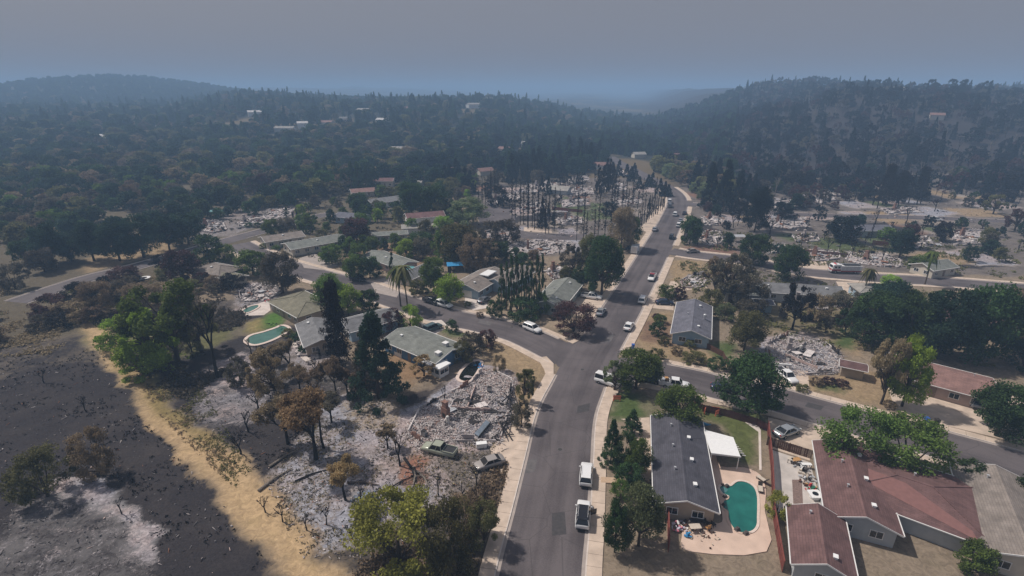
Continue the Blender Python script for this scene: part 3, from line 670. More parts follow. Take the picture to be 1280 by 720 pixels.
 ('broad','deep',943,290,232,33,'tall blackish tree beside the far cross street'),
 ('broad','deep',1052,302,267,38,'blackish spreading tree in the burnt blocks above the fire engine'),
 ('conifer','deep',885,262,203,26,'black conifer at the far bend of the main street'),
 ('conifer','deep',903,266,200,28,'black conifer right of the bend of the main street'),
 ('conifer','deep',921,262,212,24,'black conifer left of the tall blackish tree'),
 ('ragged','char',1103,256,203,24,'tall charred conifer beyond the far cross street'),
 ('ragged','char',1122,254,212,22,'charred conifer in the middle of the far pair'),
 ('ragged','char',1148,250,207,22,'charred conifer near the bare tan slope'),
 ('broad','maroon',1134,310,278,20,'dark red tree in the right burnt blocks'),
 ('broad','forest',1124,322,284,28,'dark brown green tree left of the dark red tree in the right burnt blocks'),
 ('broad','green',1108,300,284,20,'green tree beside the grey roof above the red fence'),
 ('palm','olive',1077,372,331,24,'palm with shaggy trunk below the fire engine'),
 ('palm','green',1156,356,309,26,'slim palm at the right edge above the dark grove'),
 ('broad','green',1150,340,318,28,'green tree beside the slim palm at the right'),
 ('shrub','bright',1112,360,343,24,'bright green shrub above the pale roof'),
 ('loose','char',990,412,352,36,'black scorched tree between the long grey roof and the burnt lot'),
 ('bare','char',1008,378,350,26,'bare black tree on the long grey roof side'),
 ('loose','grey',1055,398,365,44,'grey scorched tree in front of the dark grove'),
 ('broad','dark',910,222,196,20,'dark tree below the burnt hill'),
 ('shrub','green',900,236,222,20,'green bush at the bend of the main street'),
 # beyond the edges of the photograph
 ('broad','forest',66,330,278,44,'dark oak at the far left of the back street'),
 ('broad','dark',1245,545,480,70,'green street tree far along the side street'),
]
for k in range(9): T_.append(('cypress', 'dark', 627+k*6.2, 393-k*.5-(k % 2)*5, 331-(k*k % 5)*3, 11.0, ['first', 'second', 'third', 'fourth', 'fifth', 'sixth', 'seventh', 'eighth', 'last'][k]+' dark cypress from the left in the row beside the tan roof'))
for t in T_: tree(t[0], t[1], *t[2:6], t[6])

# ------------------------------------------------------------------ houses
def house_mats():
    H_ = {}
    for k, c in dict(dark_grey=(.085, .083, .10), grey_blue=(.15, .15, .18), grey_green=(.21, .22, .20), tan=(.25, .215, .19), brown=(.165, .095, .09), red=(.19, .105, .105), pale=(.36, .34, .31), olive=(.22, .205, .15), pink=(.27, .16, .14), grey=(.20, .20, .205), white=(.62, .60, .58)).items():
        m = mat('roof_'+k, c, .92, .24, .55, 0, detail=12)
        n = m.node_tree; b = n.nodes['Principled BSDF']; tc = n.nodes['Texture Coordinate']
        mp = n.nodes.new('ShaderNodeMapping'); mp.inputs['Scale'].default_value = (1, 1, 1); n.links.new(tc.outputs['UV'] if False else tc.outputs['Object'], mp.inputs[0])
        br = n.nodes.new('ShaderNodeTexBrick'); br.inputs['Scale'].default_value = 1.0; br.inputs['Brick Width'].default_value = .9; br.inputs['Row Height'].default_value = .30; br.inputs['Mortar Size'].default_value = .018
        br.inputs['Color1'].default_value = (1, 1, 1, 1); br.inputs['Color2'].default_value = (.80, .80, .80, 1); br.inputs['Mortar'].default_value = (.55, .55, .55, 1); n.links.new(mp.outputs[0], br.inputs[0])
        src = b.inputs['Base Color'].links[0].from_socket; mx = n.nodes.new('ShaderNodeMix'); mx.data_type = 'RGBA'; mx.blend_type = 'MULTIPLY'; mx.inputs[0].default_value = 1
        n.links.new(src, mx.inputs[6]); n.links.new(br.outputs[0], mx.inputs[7]); n.links.new(mx.outputs[2], b.inputs['Base Color']); H_[k] = m
    return H_
ROOF = house_mats()
WALL = {k: mat('wall_'+k, c, .85, .07, 1.2) for k, c in dict(cream=(.55, .50, .42), white=(.72, .72, .70), blue=(.09, .19, .33), paleblue=(.30, .40, .48), grey=(.42, .44, .45), tan=(.38, .31, .24), green=(.33, .38, .34), brown=(.2, .14, .1), pinkish=(.45, .34, .3)).items()}
TRIM = mat('white_trim', (.75, .74, .72), .6, .05); GLASS = mat('window_glass', (.02, .025, .03), .12, .2, 1, spec=.8); DOORM = mat('door_paint', (.24, .18, .14), .6, .1); METAL = mat('pale_metal', (.55, .56, .58), .4, .1, metal=.3)
WHITE = mat('white_paint', (.78, .78, .77), .5, .06); BLACK = mat('black_rubber', (.02, .02, .02), .8, .2)
_win = {}
def window_meshes(w_, h_):
    k = (w_, h_)
    if k not in _win:
        f = MB(); t = .09
        f.box((0, 0, h_/2), (w_+.1, .08, t)).box((0, 0, -h_/2), (w_+.16, .12, t)).box((-w_/2, 0, 0), (t, .08, h_-t)).box((w_/2, 0, 0), (t, .08, h_-t)).box((0, 0, 0), (.06, .07, h_-t))
        g = MB().box((0, 0, 0), (w_-t, .03, h_-t)); _win[k] = (f.mesh('window', TRIM), g.mesh('pane', GLASS))
    return _win[k]
VENT = MB().tube([(0, 0, -.1), (0, 0, .4)], [.09, .09], 8).box((0, 0, .45), (.3, .3, .08)).mesh('vent', METAL)
BOXV = MB().box((0, 0, .12), (.55, .45, .28)).box((0, 0, .29), (.65, .55, .06)).mesh('vent', WHITE)
def house(cx, cy, ang, L, W, roof, wall, label, kind='gable', eave=2.7, rise=1.55, win=True, vents=3, parent=None, chimney=False, cut=0, ov=.55, far=False, z=None, garage=None, group=None, no_end=()):
    if z is None: z = float(H(cx, cy))
    e = empty('house', (cx, cy, z), R(ang), label, 'house', group) if parent is None else empty('wing', (cx, cy, z), R(ang))
    if parent is not None: e.parent = parent; e.matrix_parent_inverse = parent_inv(parent)
    sub = parent is not None
    hl, hw = L/2-ov, W/2-ov; zr = eave+rise
    w_ = MB(); sl = rise/(W/2)
    if kind == 'gable':
        zt = eave+ov*sl-.16; zp = eave+rise-.18
        w_.add([(-hl, -hw, -.5), (hl, -hw, -.5), (hl, hw, -.5), (-hl, hw, -.5), (-hl, -hw, zt), (hl, -hw, zt), (hl, hw, zt), (-hl, hw, zt), (-hl, 0, zp), (hl, 0, zp)],
               [(0, 1, 5, 4), (2, 3, 7, 6), (1, 2, 6, 9, 5), (3, 0, 4, 8, 7), (4, 5, 9, 8), (6, 7, 8, 9)])
        r = MB(); a, b = L/2, W/2
        r.slab([(-a, -b, eave), (a, -b, eave), (a, 0, zr), (-a, 0, zr)], .14); r.slab([(a, b, eave), (-a, b, eave), (-a, 0, zr), (a, 0, zr)], .14)
        cap = MB().slab([(-a-.01, -.2, zr-.2*sl+.03), (a+.01, -.2, zr-.2*sl+.03), (a+.01, 0, zr+.035), (-a-.01, 0, zr+.035)], .03).slab([(a+.01, .2, zr-.2*sl+.03), (-a-.01, .2, zr-.2*sl+.03), (-a-.01, 0, zr+.035), (a+.01, 0, zr+.035)], .03)
        fas = MB()
        for sx in (-1, 1):
            for sy in (-1, 1): fas.slab([(sx*(a+.005), sy*(b+.02), eave+.02), (sx*(a+.07), sy*(b+.02), eave+.02), (sx*(a+.07), 0, zr+.03), (sx*(a+.005), 0, zr+.03)], .22)
    elif kind == 'hip':
        zt = eave+ov*sl-.16
        w_.box((0, 0, (zt-.5)/2), (2*hl, 2*hw, zt+.5))
        r = MB(); a, b = L/2, W/2; q = max(.2, a-b)
        r.slab([(-a, -b, eave), (a, -b, eave), (q, 0, zr), (-q, 0, zr)], .14); r.slab([(a, b, eave), (-a, b, eave), (-q, 0, zr), (q, 0, zr)], .14)
        r.slab([(a, -b, eave), (a, b, eave), (q, 0, zr)], .14); r.slab([(-a, b, eave), (-a, -b, eave), (-q, 0, zr)], .14)
        cap = MB().box((0, 0, zr+.02), (2*q, .3, .05)); fas = MB()
        for sx in (-1, 1):
            for sy in (-1, 1): cap.tube([(sx*a, sy*b, eave+.03), (sx*q, 0, zr+.03)], [.09, .09], 4)
    else:   # flat
        w_.box((0, 0, (eave-.7)/2), (2*hl, 2*hw, eave+.3)); r = MB().box((0, 0, eave+.05), (L, W, .25)); cap = MB().box((0, 0, eave+.20), (L-.5, W-.5, .05)); fas = MB()
    obj('wall', w_.mesh('wall', WALL[wall]), e); ro = obj('roof', r.mesh('roof', ROOF[roof]), e); 
    if far: return e
    obj('ridge_cap', cap.mesh('ridge_cap', ROOF[roof]), e if sub else ro)
    if fas.v:
        for k in range(0, len(fas.f), 6):
            f1 = MB(); o_ = k//6*8; f1.v = fas.v[o_:o_+8]; f1.f = [tuple(i-o_ for i in q_) for q_ in fas.f[k:k+6]]; f1.m = [0]*6; obj('fascia', f1.mesh('fascia', TRIM), e if sub else ro)
    for sy in (-1, 1):
        if kind != 'flat': obj('gutter', MB().box((0, sy*(W/2+.06), eave-.02), (L, .12, .12)).mesh('gutter', TRIM), e)
    for i in range(vents):
        x = L*(-.32+.64*i/max(1, vents-1)) if vents > 1 else 0; y = W*(.14 if i % 2 else -.16); zz = eave+rise*(1-abs(y)/(W/2))
        if kind == 'hip' and abs(x) > q: continue
        obj('vent', VENT if i % 2 else BOXV, e if sub else ro, (x, y, zz if kind != 'flat' else eave+.2), R(rnd.uniform(-8, 8)))
    if win and L > 5:
        n = max(2, int(L/3.4))
        for sy in (-1, 1):
            for i in range(n):
                x = -hl+(i+.5)*2*hl/n; isd = (i == n//2)
                if isd and sy < 0:
                    d = obj('door', MB().box((0, 0, 0), (.95, .08, 2.05)).mesh('door', DOORM), e, (x, sy*(hw+.03), 1.05)); 
                    if not sub: obj('handle', MB().box((.35, 0, 0), (.06, .22, .06)).mesh('handle', METAL), d)
                    continue
                f, g = window_meshes(1.5, 1.1); fo = obj('window', f, e, (x, sy*(hw+.03), 1.5)); 
                if not sub: obj('pane', g, fo)
        for sx in (-1, 1):
            for yy in ((-hw*.45, hw*.45) if W > 7 else (0,)):
                if garage is not None and sx == garage: continue
                f, g = window_meshes(1.5, 1.1); fo = obj('window', f, e, (sx*(hl+.03), yy, 1.5), math.pi/2)
                if not sub: obj('pane', g, fo)
                else: obj('window_glass', g, e, (sx*(hl+.03), yy, 1.5), math.pi/2)
        if garage is not None:
            gd = MB().box((0, 0, 0), (.08, 4.6, 2.1)); 
            for k in range(4): gd.box((garage*.05, 0, -.8+k*.52), (.05, 4.4, .42))
            obj('garage_door', gd.mesh('garage_door', TRIM), e, (garage*(hl+.03), 0, 1.1))
    if chimney:
        c_ = MB().box((0, 0, 0), (.9, .7, 1.9)).box((0, 0, 1.0), (1.05, .85, .12)); obj('chimney', c_.mesh('chimney', mat('chimney_brick', (.28, .15, .11), .9, .3, 6)), ro, (L*.15, W*.1, zr))
    return e
def parent_inv(p): return Matrix.LocRotScale(p.location, p.rotation_euler, p.scale).inverted()
def hpx(px, py, *a, **k): x, y = P(px, py, 3.2); return house(x, y, *a, **k)
h1 = house(25.9, 66.4, 77.2, 21.6, 8.6, 'dark_grey', 'tan', 'house with long dark grey shingle roof beside the freeform pool', vents=6, rise=1.3)
h2 = house(49.0, 60.9, 67, 17.8, 8.8, 'brown', 'grey', 'large house with reddish brown shingle roof and pale grey gable wall', vents=5)
house(56.6, 59.6, -37, 18, 14, 'brown', 'grey', None, 'hip', parent=h2, win=False, vents=3, rise=1.45)
h2b = house(38.5, 50.3, 67, 10.5, 7, 'brown', 'grey', 'small reddish brown roofed house at the bottom beside the red fence', 'gable', vents=2)
h3 = house(44.6, 119.5, 70, 21, 9.0, 'grey_blue', 'paleblue', 'grey blue roofed house with pale blue wall and roof turbine', vents=3)
h4 = house(-19.6, 106.0, -38.4, 17.6, 10, 'grey_green', 'blue', 'blue walled house with grey green roof and white porch', 'gable', vents=2, rise=1.2)
h5 = house(-9.5, 149, 62, 18, 10, 'tan', 'paleblue', 'tan roofed house with white skylight and concrete driveway', vents=2, garage=-1)
house(-.6, 152, 55, 16, 8, 'tan', 'paleblue', None, parent=h5, win=False, vents=1)
h6 = house(12.9, 137.5, 68, 20, 9, 'grey_green', 'green', 'house with grey green roof beside the white pickup in its driveway', vents=3)
h7 = house(-93.5, 159, -25, 14, 9.5, 'tan', 'cream', 'tan hip roofed house beside the back street and the plum tree', 'hip', vents=1)
house(-86, 153, -25, 9, 5.5, 'olive', 'cream', None, parent=h7, win=False, vents=0, rise=.8, eave=2.4)
h8 = house(-56, 130, -42, 17, 11, 'olive', 'tan', 'wide olive tan roofed house above the kidney shaped pool', 'hip', vents=2, rise=1.2)
h9 = house(-45.5, 112, -62, 14, 8, 'grey', 'tan', 'low grey roofed house left of the leaning conifer', vents=2, rise=1.1)
h10 = house(-35.5, 119, 38, 13, 9, 'grey', 'paleblue', 'dark grey roofed house right of the leaning conifer', vents=1, garage=-1)
h11 = house(-73.5, 192, 40, 22, 11, 'grey_green', 'cream', 'long pale grey green roofed house beside the sandy driveway', vents=1, rise=1.3)
h11b = house(-89, 199, 38, 15, 10, 'tan', 'cream', 'tan roofed house behind the hedge circle near the slim cypresses', vents=1, rise=1.3)
h12 = house(-38.5, 230, 20, 17, 9, 'red', 'white', 'white house with dull red roof near the pale willow', eave=4.2, vents=0)
house(-37, 217, 10, 18, 7.5, 'pale', 'white', None, parent=h12, vents=0, win=False, rise=.9)
hpx(487, 290, 15, 14, 6.5, 'grey_green', 'green', 'low green walled house left of the white house', vents=0, rise=.8)
hpx(487, 322, -42, 20, 9, 'grey_green', 'pinkish', 'long grey green roofed house behind the palms', vents=1, rise=1.2)
hpx(523, 337, 60, 14, 7, 'grey', 'cream', 'narrow grey roofed house right of the long grey green roof', vents=1)
hpx(459, 237, 25, 19, 9, 'pink', 'cream', 'pink roofed house behind the dark round tree', vents=0)
hpx(488, 248, 40, 26, 11, 'grey', 'white', 'grey roofed house with white gable right of the dark round tree', vents=0)
hpx(479, 226, 0, 14, 8, 'red', 'cream', 'small red roofed house farthest up beside the left wood', vents=0, eave=3.5)
hpx(441, 269, -20, 15, 8, 'grey_blue', 'paleblue', 'blue grey roofed house left of the dark round tree', vents=0)
h15 = house(80.5, 141, -10, 24, 9, 'grey', 'grey', 'long pale grey roofed house below the fire engine', vents=3)
house(66, 140.5, -14, 12, 9, 'grey_green', 'grey', 'grey green roofed house left of the long pale grey roof', vents=2)
hpx(954, 374, -5, 5, 4.4, 'grey_blue', 'paleblue', 'small blue grey shed beside the brown yard', vents=0, win=False, eave=2.4, rise=.7)
hpx(1098, 359, -8, 13, 8, 'pale', 'paleblue', 'pale roofed house right of the shaggy palm', 'hip', vents=1)
hpx(1168, 330, 20, 12, 8, 'grey_green', 'cream', 'pale green roofed house at the right edge', vents=0)
hpx(1080, 284, 0, 20, 9, 'grey_blue', 'grey', 'slate roofed house above the red fence panel', vents=0)
hpx(1172, 466, -40, 17, 11, 'pink', 'pinkish', 'brown pink roofed house behind the wide driveway', vents=2)
hpx(1225, 395, -30, 18, 10, 'brown', 'tan', 'brown roofed house beyond the dark grove', vents=1)
hpx(1262, 640, 60, 19, 10, 'tan', 'cream', 'tan roofed house beyond the large reddish brown roof', vents=2)
hpx(1068, 452, -30, 5, 3.8, 'brown', 'tan', 'small surviving brown roofed porch at the edge of the burnt lot', vents=0, win=False, eave=2.3, rise=.5)
house(38, 47-12, 67, 14, 9, 'grey', 'cream', 'grey roofed house below the small reddish brown roof', vents=2)
# far houses on the wooded slopes
for px, py, L, W, rf, wl, lb, ev in [
    (133, 178, 22, 12, 'white', 'white', 'large white house on the wooded slope at the far left', 6.5), (232, 180, 26, 9, 'grey', 'grey', 'long grey house in the wood right of the tan clearing', 3.5),
    (203, 161, 10, 8, 'white', 'white', 'tiny white house above the tan clearing', 3.5), (357, 164, 22, 10, 'pale', 'white', 'pale house in the wood left of the ridge', 4), (379, 160, 12, 10, 'white', 'white', 'small white house right of the pale house in the wood', 6),
    (410, 158, 18, 10, 'pink', 'cream', 'pink roofed house stepping down the ridge wood', 5), (320, 145, 16, 10, 'white', 'white', 'white house high in the left wood', 5), (478, 153, 14, 8, 'white', 'white', 'low white house on the middle ridge', 3.5),
    (505, 140, 14, 10, 'pink', 'cream', 'salmon roofed house on the middle ridge', 5), (455, 141, 16, 9, 'pale', 'cream', 'pale house left of the salmon roof on the ridge', 4), (467, 130, 10, 8, 'white', 'pinkish', 'narrow pale house highest on the middle ridge', 6),
    (592, 135, 18, 9, 'pale', 'white', 'white walled house on the right of the middle ridge', 5), (142, 138, 26, 8, 'white', 'white', 'long white building high at the far left', 4), (430, 152, 10, 8, 'grey', 'cream', 'grey house between the ridge houses', 4),
    (500, 190, 22, 9, 'pale', 'cream', 'long pale house below the middle ridge', 3.5), (632, 191, 14, 9, 'pink', 'cream', 'pink roofed house among the dark trees', 4), (660, 184, 14, 8, 'white', 'white', 'white gabled house among the dark trees left of the main street', 4.5),
    (732, 196, 12, 8, 'grey', 'grey', 'grey house above the white and pink house', 4), (751, 211, 12, 8, 'pink', 'white', 'white house with pink front near the far street', 3.5), (798, 197, 12, 8, 'pale', 'cream', 'pale house with orange gable beside the far street', 3.5),
    (843, 199, 10, 8, 'red', 'cream', 'small red roofed house among black trees at the far bend', 3.5), (557, 218, 13, 8, 'pink', 'white', 'pinkish house beside the turning court wood', 3.5), (519, 236, 10, 7, 'pale', 'white', 'white house behind the dark tree group', 3.5),
    (606, 218, 12, 8, 'pink', 'cream', 'orange pink roofed house above the burnt trunks', 3.2), (700, 242, 12, 8, 'pale', 'grey', 'pale roof still standing in the burnt block', 3), (612, 128, 10, 8, 'pale', 'white', 'tiny pale house at the end of the middle ridge', 5),
    (655, 129, 12, 8, 'pink', 'cream', 'tiny pinkish house where the middle ridge falls away', 5), (1121, 115, 20, 8, 'pale', 'pinkish', 'small pale house on the skyline of the burnt hill', 4), (1170, 149, 12, 8, 'pink', 'cream', 'small orange house on the burnt hill at the right edge', 4)]:
    x, y, z = G(px, py); s_ = .9*max(1, math.hypot(x, y)/600) if py < 165 else 1
    house(x, y, rnd.uniform(-35, 35), L*s_, W*s_, rf, wl, lb, 'gable', eave=ev*s_**.5, rise=2*s_**.5, vents=0, win=False, z=z-.5, far=math.hypot(x, y) > 350)

# ------------------------------------------------------------------ things on and beside the houses
def simple(name, label, cat, loc, rz, parts, group=None):
    e = empty(name, loc, rz, label, cat, group)
    for pn, mb, m in parts: obj(pn, mb.mesh(pn, m), e)
    return e
AC = [('casing', MB().box((0, 0, .35), (1.1, 1.1, .7)), WHITE), ('lid', MB().box((0, 0, .74), (1.2, 1.2, .08)), TRIM), ('grille', MB().box((.56, 0, .35), (.03, .8, .5)).box((-.56, 0, .35), (.03, .8, .5)).box((0, .56, .35), (.8, .03, .5)).box((0, -.56, .35), (.8, .03, .5)), METAL)]
simple('rooftop_cooler', 'white box cooler nearer the eave of the grey green roof by the blue walls', 'cooler', (-15.6, 99.6, 3.15), R(-38), AC)
simple('rooftop_cooler', 'white box cooler near the ridge of the grey green roof by the blue walls', 'cooler', (-14.4, 102.9, 3.75), R(-38), AC)
simple('rooftop_cooler', 'white box cooler on the reddish brown roof beside the green shrubby tree', 'cooler', (58.0, 64.6, 3.25), R(-37), AC)
x, y = P(546, 466); simple('porch_room', 'white roofed porch room with dark windows beside the blue wall', 'porch', (x, y, 0), R(-38),
    [('wall', MB().box((0, 0, 1.1), (4.6, 2.6, 2.2)), WALL['white']), ('roof', MB().box((0, 0, 2.4), (5.2, 3.4, .22)), WHITE)]+[('window', MB().box((sx, -1.33, 1.3), (1.0, .06, .9)), GLASS) for sx in (-1.5, 0, 1.5)]+[('window', MB().box((2.33, sy, 1.3), (.06, 1.0, .9)), GLASS) for sy in (-.6, .6)])
sky_ = simple('skylight_panel', 'white flat panel lying on the tan roof', 'panel', (-7.2, 150.5, 4.15), R(62), [('frame', MB().box((0, 0, .1), (5.4, 3.2, .2)), METAL), ('glazing', MB().box((0, 0, .23), (5.1, 2.9, .06)), WHITE)])
# roof turbine on the grey blue roof
tb = MB(); [tb.box((math.cos(t)*.3, math.sin(t)*.3, .35), (.05, .22, .5), t) for t in np.arange(0, 6.28, .52)]
simple('roof_turbine', 'pale spinning vent cowl standing on the grey blue roof', 'vent', (47.0, 118.2, 3.9), 0, [('post', MB().tube([(0, 0, -.5), (0, 0, .15)], [.2, .2], 8), METAL), ('fins', tb, METAL), ('cap', MB().tube([(0, 0, .6), (0, 0, .75)], [.38, .15], 10), METAL)])
# pergola / white patio cover by the pool
def patio_cover():
    c = [(31.8, 73.8), (36.0, 71.6), (35.2, 66.7), (31.0, 67.6)]; e = empty('patio_cover', (33.5, 69.8, 0), 0, 'white flat patio cover on posts between the dark grey roof and the lawn', 'patio cover')
    q = [(a-33.5, b-69.8) for a, b in c]; obj('roof_sheet', MB().prism(q, 2.62, 2.72).mesh('roof_sheet', WHITE), e)
    obj('beam', MB().box((-.3, -2.55, 2.5), (4.4, .14, .2), R(-10)).mesh('beam', TRIM), e); obj('beam', MB().box((.3, 2.7, 2.5), (4.4, .14, .2), R(-28)).mesh('beam', TRIM), e)
    for a, b in q: obj('post', MB().box((a*.93, b*.93, 1.3), (.12, .12, 2.6)).mesh('post', TRIM), e)
    for k in range(9):
        t = k/8; obj('rafter_tail', MB().box((2.15+.35*(1-t)-.5*t*.2, -2.9+4.4*t+.35, 2.5), (.5, .08, .14), R(-15)).mesh('rafter_tail', TRIM), e)
patio_cover()
# swimming pools
WATER = {}
def water(name, c, c2):
    m = mat(name, c, .06, .2, .5, .02, col2=c2, spec=.6); return m
DECK = mat('pool_deck_concrete', (.60, .45, .36), .88, .12, .5, detail=8); COP = mat('pool_coping', (.66, .54, .47), .8, .1, 3); ROCK = mat('rock', (.10, .085, .08), .95, .4, 3, .6)
def smooth_loop(p, k=5):
    p = list(p); n = len(p); o = []
    for i in range(n):
        p0, p1, p2, p3 = p[i-1], p[i], p[(i+1) % n], p[(i+2) % n]
        for j in range(k):
            t = j/k; o.append(tuple(.5*((2*p1[a])+(-p0[a]+p2[a])*t+(2*p0[a]-5*p1[a]+4*p2[a]-p3[a])*t*t+(-p0[a]+3*p1[a]-3*p2[a]+p3[a])*t**3) for a in (0, 1)))
    return o
def ring_mesh(name, outer, inner, z0, z1, m):
    mb = MB(); tri = geometry.tessellate_polygon([[Vector((*p, 0)) for p in outer], [Vector((*p, 0)) for p in inner]]); al = outer+inner
    mb.v = [(*p, z1) for p in al]
    for t in tri:
        A, B, C = [Vector((*al[i], 0)) for i in t]; mb.f.append(tuple(t) if (B-A).cross(C-A).z > 0 else tuple(t[::-1])); mb.m.append(0)
    for lp in (outer, inner):
        o = len(mb.v); n = len(lp); mb.v += [(*p, z1) for p in lp]+[(*p, z0) for p in lp]
        for i in range(n): mb.f.append((o+i, o+(i+1) % n, o+n+(i+1) % n, o+n+i)); mb.m.append(0)
    return mb.mesh(name, m)
def scale_loop(lp, d):
    c = np.mean(lp, axis=0); o = []; n = len(lp)
    for i in range(n):
        a = np.array(lp[i-1]); b = np.array(lp[(i+1) % n]); t = b-a; nn = np.array([t[1], -t[0]])/(np.linalg.norm(t)+1e-9)
        if np.dot(nn, np.array(lp[i])-c) < 0: nn = -nn
        o.append(tuple(np.array(lp[i])+nn*d))
    return o
def area(lp): return sum(lp[i-1][0]*lp[i][1]-lp[i][0]*lp[i-1][1] for i in range(len(lp)))
def pool(px, label, wm, cop=.35, z=.16):
    lp = smooth_loop(PP(px)); c = np.mean(lp, axis=0); e = empty('swimming_pool', (*c, 0), 0, label, 'swimming pool'); lp = [(a-c[0], b-c[1]) for a, b in lp]
    out = []; s = 1 if area(lp) > 0 else -1; n = len(lp)
    for i in range(n):
        t = np.array(lp[(i+1) % n])-np.array(lp[i-1]); t = t/(np.linalg.norm(t)+1e-9); out.append((lp[i][0]+t[1]*cop*s, lp[i][1]-t[0]*cop*s))
    obj('coping', ring_mesh('coping', out, lp, .0, z+.035, COP), e); obj('water', MB().prism(lp, z-.12, z-.06).mesh('water', wm), e)
    return e, lp, c
pl = [(900, 609.5), (909, 607), (914, 608.5), (922, 603), (933, 604), (942, 610), (946, 622), (946, 645), (945, 658), (938, 665), (925, 666), (917, 661), (911, 650), (910, 640), (904, 635), (905, 627), (910, 625), (911, 621), (903, 617)]
e, lp, c = pool(pl, 'freeform teal swimming pool with rocky spa corner beside the dark grey roof', water('pool_water_teal', (.006, .10, .085), (.014, .16, .13)))
WS = water('spa_water', (.05, .16, .16), (.09, .22, .22))
sp = [P(904+4.5*math.cos(t)+1, 613+3.6*math.sin(t)) for t in np.arange(0, 6.28, .5)]; obj('spa_water', MB().prism([(a-c[0], b-c[1]) for a, b in sp], .03, .125).mesh('spa_water', WS), e)
for px, py, s in [(908, 609, .55), (906, 622, .5), (904, 632, .4), (921, 663, .6), (932, 668, .6), (903, 607, .35)]:
    mb = MB(); mb.box((0, 0, .25), (1.3*s, 1.0*s, .9*s), .5, taper=.6).box((.4*s, .3*s, .15), (.9*s, .8*s, .6*s), 1.1, taper=.5); x, y = P(px, py); obj('rock', mb.mesh('rock', ROCK), e, (x-c[0], y-c[1], 0))
dk = smooth_loop(PP([(882, 548), (893, 560), (900, 583), (930, 585), (950, 594), (957, 612), (956, 640), (958, 690), (862, 690), (852, 672), (862, 648), (898, 655), (902, 640), (890, 590)]), 3)
struct('pool_deck', ring_mesh('pool_deck', dk, [(a+c[0], b+c[1]) for a, b in lp], -.05, .12, DECK))
pool([(311, 429), (309, 425), (315, 420), (330, 416), (345, 411), (353, 408), (360, 412), (350, 420), (335, 427), (320, 431)], 'narrow kidney shaped pool with pale coping left of the grey roofs', water('pool_water_green', (.05, .13, .10), (.08, .18, .14)), .8)
pool([(304, 389), (312, 384), (322, 382), (322, 385), (310, 391)], 'small green pool sliver beside the burnt patio', water('pool_water_green', (.05, .13, .10), (.08, .18, .14)), .5)
pool([(577, 476), (574, 472), (580, 462), (589, 454), (598, 452), (600, 456), (594, 468), (586, 477)], 'drained oval pool with black water behind the blue walled house', water('black_water', (.006, .008, .006), (.014, .016, .012)), .7)
patch('patio_slab', [(300, 386), (345, 373), (352, 378), (330, 394), (302, 395)], .05, CONC2)
patch('patio_slab', [(365, 430), (385, 418), (400, 432), (398, 448), (382, 452), (370, 442)], .05, CONC2)
patch('yard_slab', [(963, 562), (1012, 578), (1030, 640), (972, 640)], .05, mat('yard_concrete', (.50, .455, .42), .9, .15, .6, detail=8))
patch('yard_strip', [(990, 600), (1002, 600), (1004, 637), (992, 637)], .07, mat('brown_gravel', (.20, .14, .12), .95, .3, 6))
patch('walkway', [(946, 530), (951, 538), (952, 588), (949, 588), (948, 540), (930, 527)], .08, CONC2)

# fences
FRED = mat('red_fence_paint', (.19, .055, .042), .8, .25, 2); FBR = mat('brown_fence_boards', (.10, .05, .035), .9, .4, 3); FGR = mat('grey_fence_boards', (.22, .20, .18), .9, .3, 3); FORG = mat('orange_netting', (.62, .16, .09), .7, .15)
def fence(pts, label, m, h=1.8, cap=None, bw=.16, mix=None, name='fence'):
    e = empty(name, (*pts[0], 0), 0, label, 'fence')
    for i in range(len(pts)-1):
        a = Vector(pts[i]); b = Vector(pts[i+1]); L_ = (b-a).length; an = math.atan2(b.y-a.y, b.x-a.x); n = max(1, int(L_/2.4))
        for k in range(n):
            p = a+(b-a)*(k/n)-Vector(pts[0]); seg = L_/n; mb = MB(); nb = int(seg/bw)
            for q in range(nb): mb.box(((q+.5)*seg/nb, rnd.uniform(-.012, .012), h/2+rnd.uniform(-.03, .02)), (seg/nb-.015, .025, h), mi=rnd.choice((0, 0, 1)) if mix else 0)
            mb.box((seg/2, .04, .4), (seg, .05, .09)).box((seg/2, .04, h-.3), (seg, .05, .09))
            if cap: mb.box((seg/2, 0, h+.04), (seg, .16, .05))
            o = obj('fence_panel', mb.mesh('fence_panel', [m, mix or m]), e, (p.x, p.y, 0), an); obj('post', MB().box((0, 0, h/2+.05), (.11, .11, h+.1)).mesh('post', m), e, (p.x, p.y, 0), an)
    return e
fence([(44.6, 77.5), (40.5, 67), (36.2, 57), (33.2, 48)], 'long red topped fence between the pool garden and the concrete yard', FRED, 1.8, True)
fence([P(958, 556), P(1014, 574)], 'brown board fence behind the silver sedan', FBR, 1.7, None, .30, mat('grey_brown_board', (.22, .16, .12), .9, .3, 3))
fence([P(866, 512), P(905, 520), P(945, 532), P(960, 540)], 'dark reddish fence along the lawn under the round street tree', mat('maroon_fence', (.085, .03, .03), .9, .3, 3), 1.5)
fence([P(835, 690), P(834, 632)], 'short red fence at the near end of the dark grey roof', FRED, 1.8, True)
fence([P(1090, 306), P(1110, 308)], 'bright red fence panel below the slate roof', FRED, 1.8)
fence([P(560, 345), P(560, 330), P(600, 318)], 'grey board fence behind the tan roofed house', FGR, 1.8)
fence([P(880, 434), P(903, 446), P(915, 470)], 'dark fence at the end of the garden of the grey blue roof', FBR, 1.4)
fence([P(1000, 402), P(1060, 404), P(1085, 425)], 'dark scorched fence behind the burnt lot', FBR, 1.6)
fence([P(690, 262), P(728, 266)], 'rust coloured fence across the burnt block', FRED, 1.5)
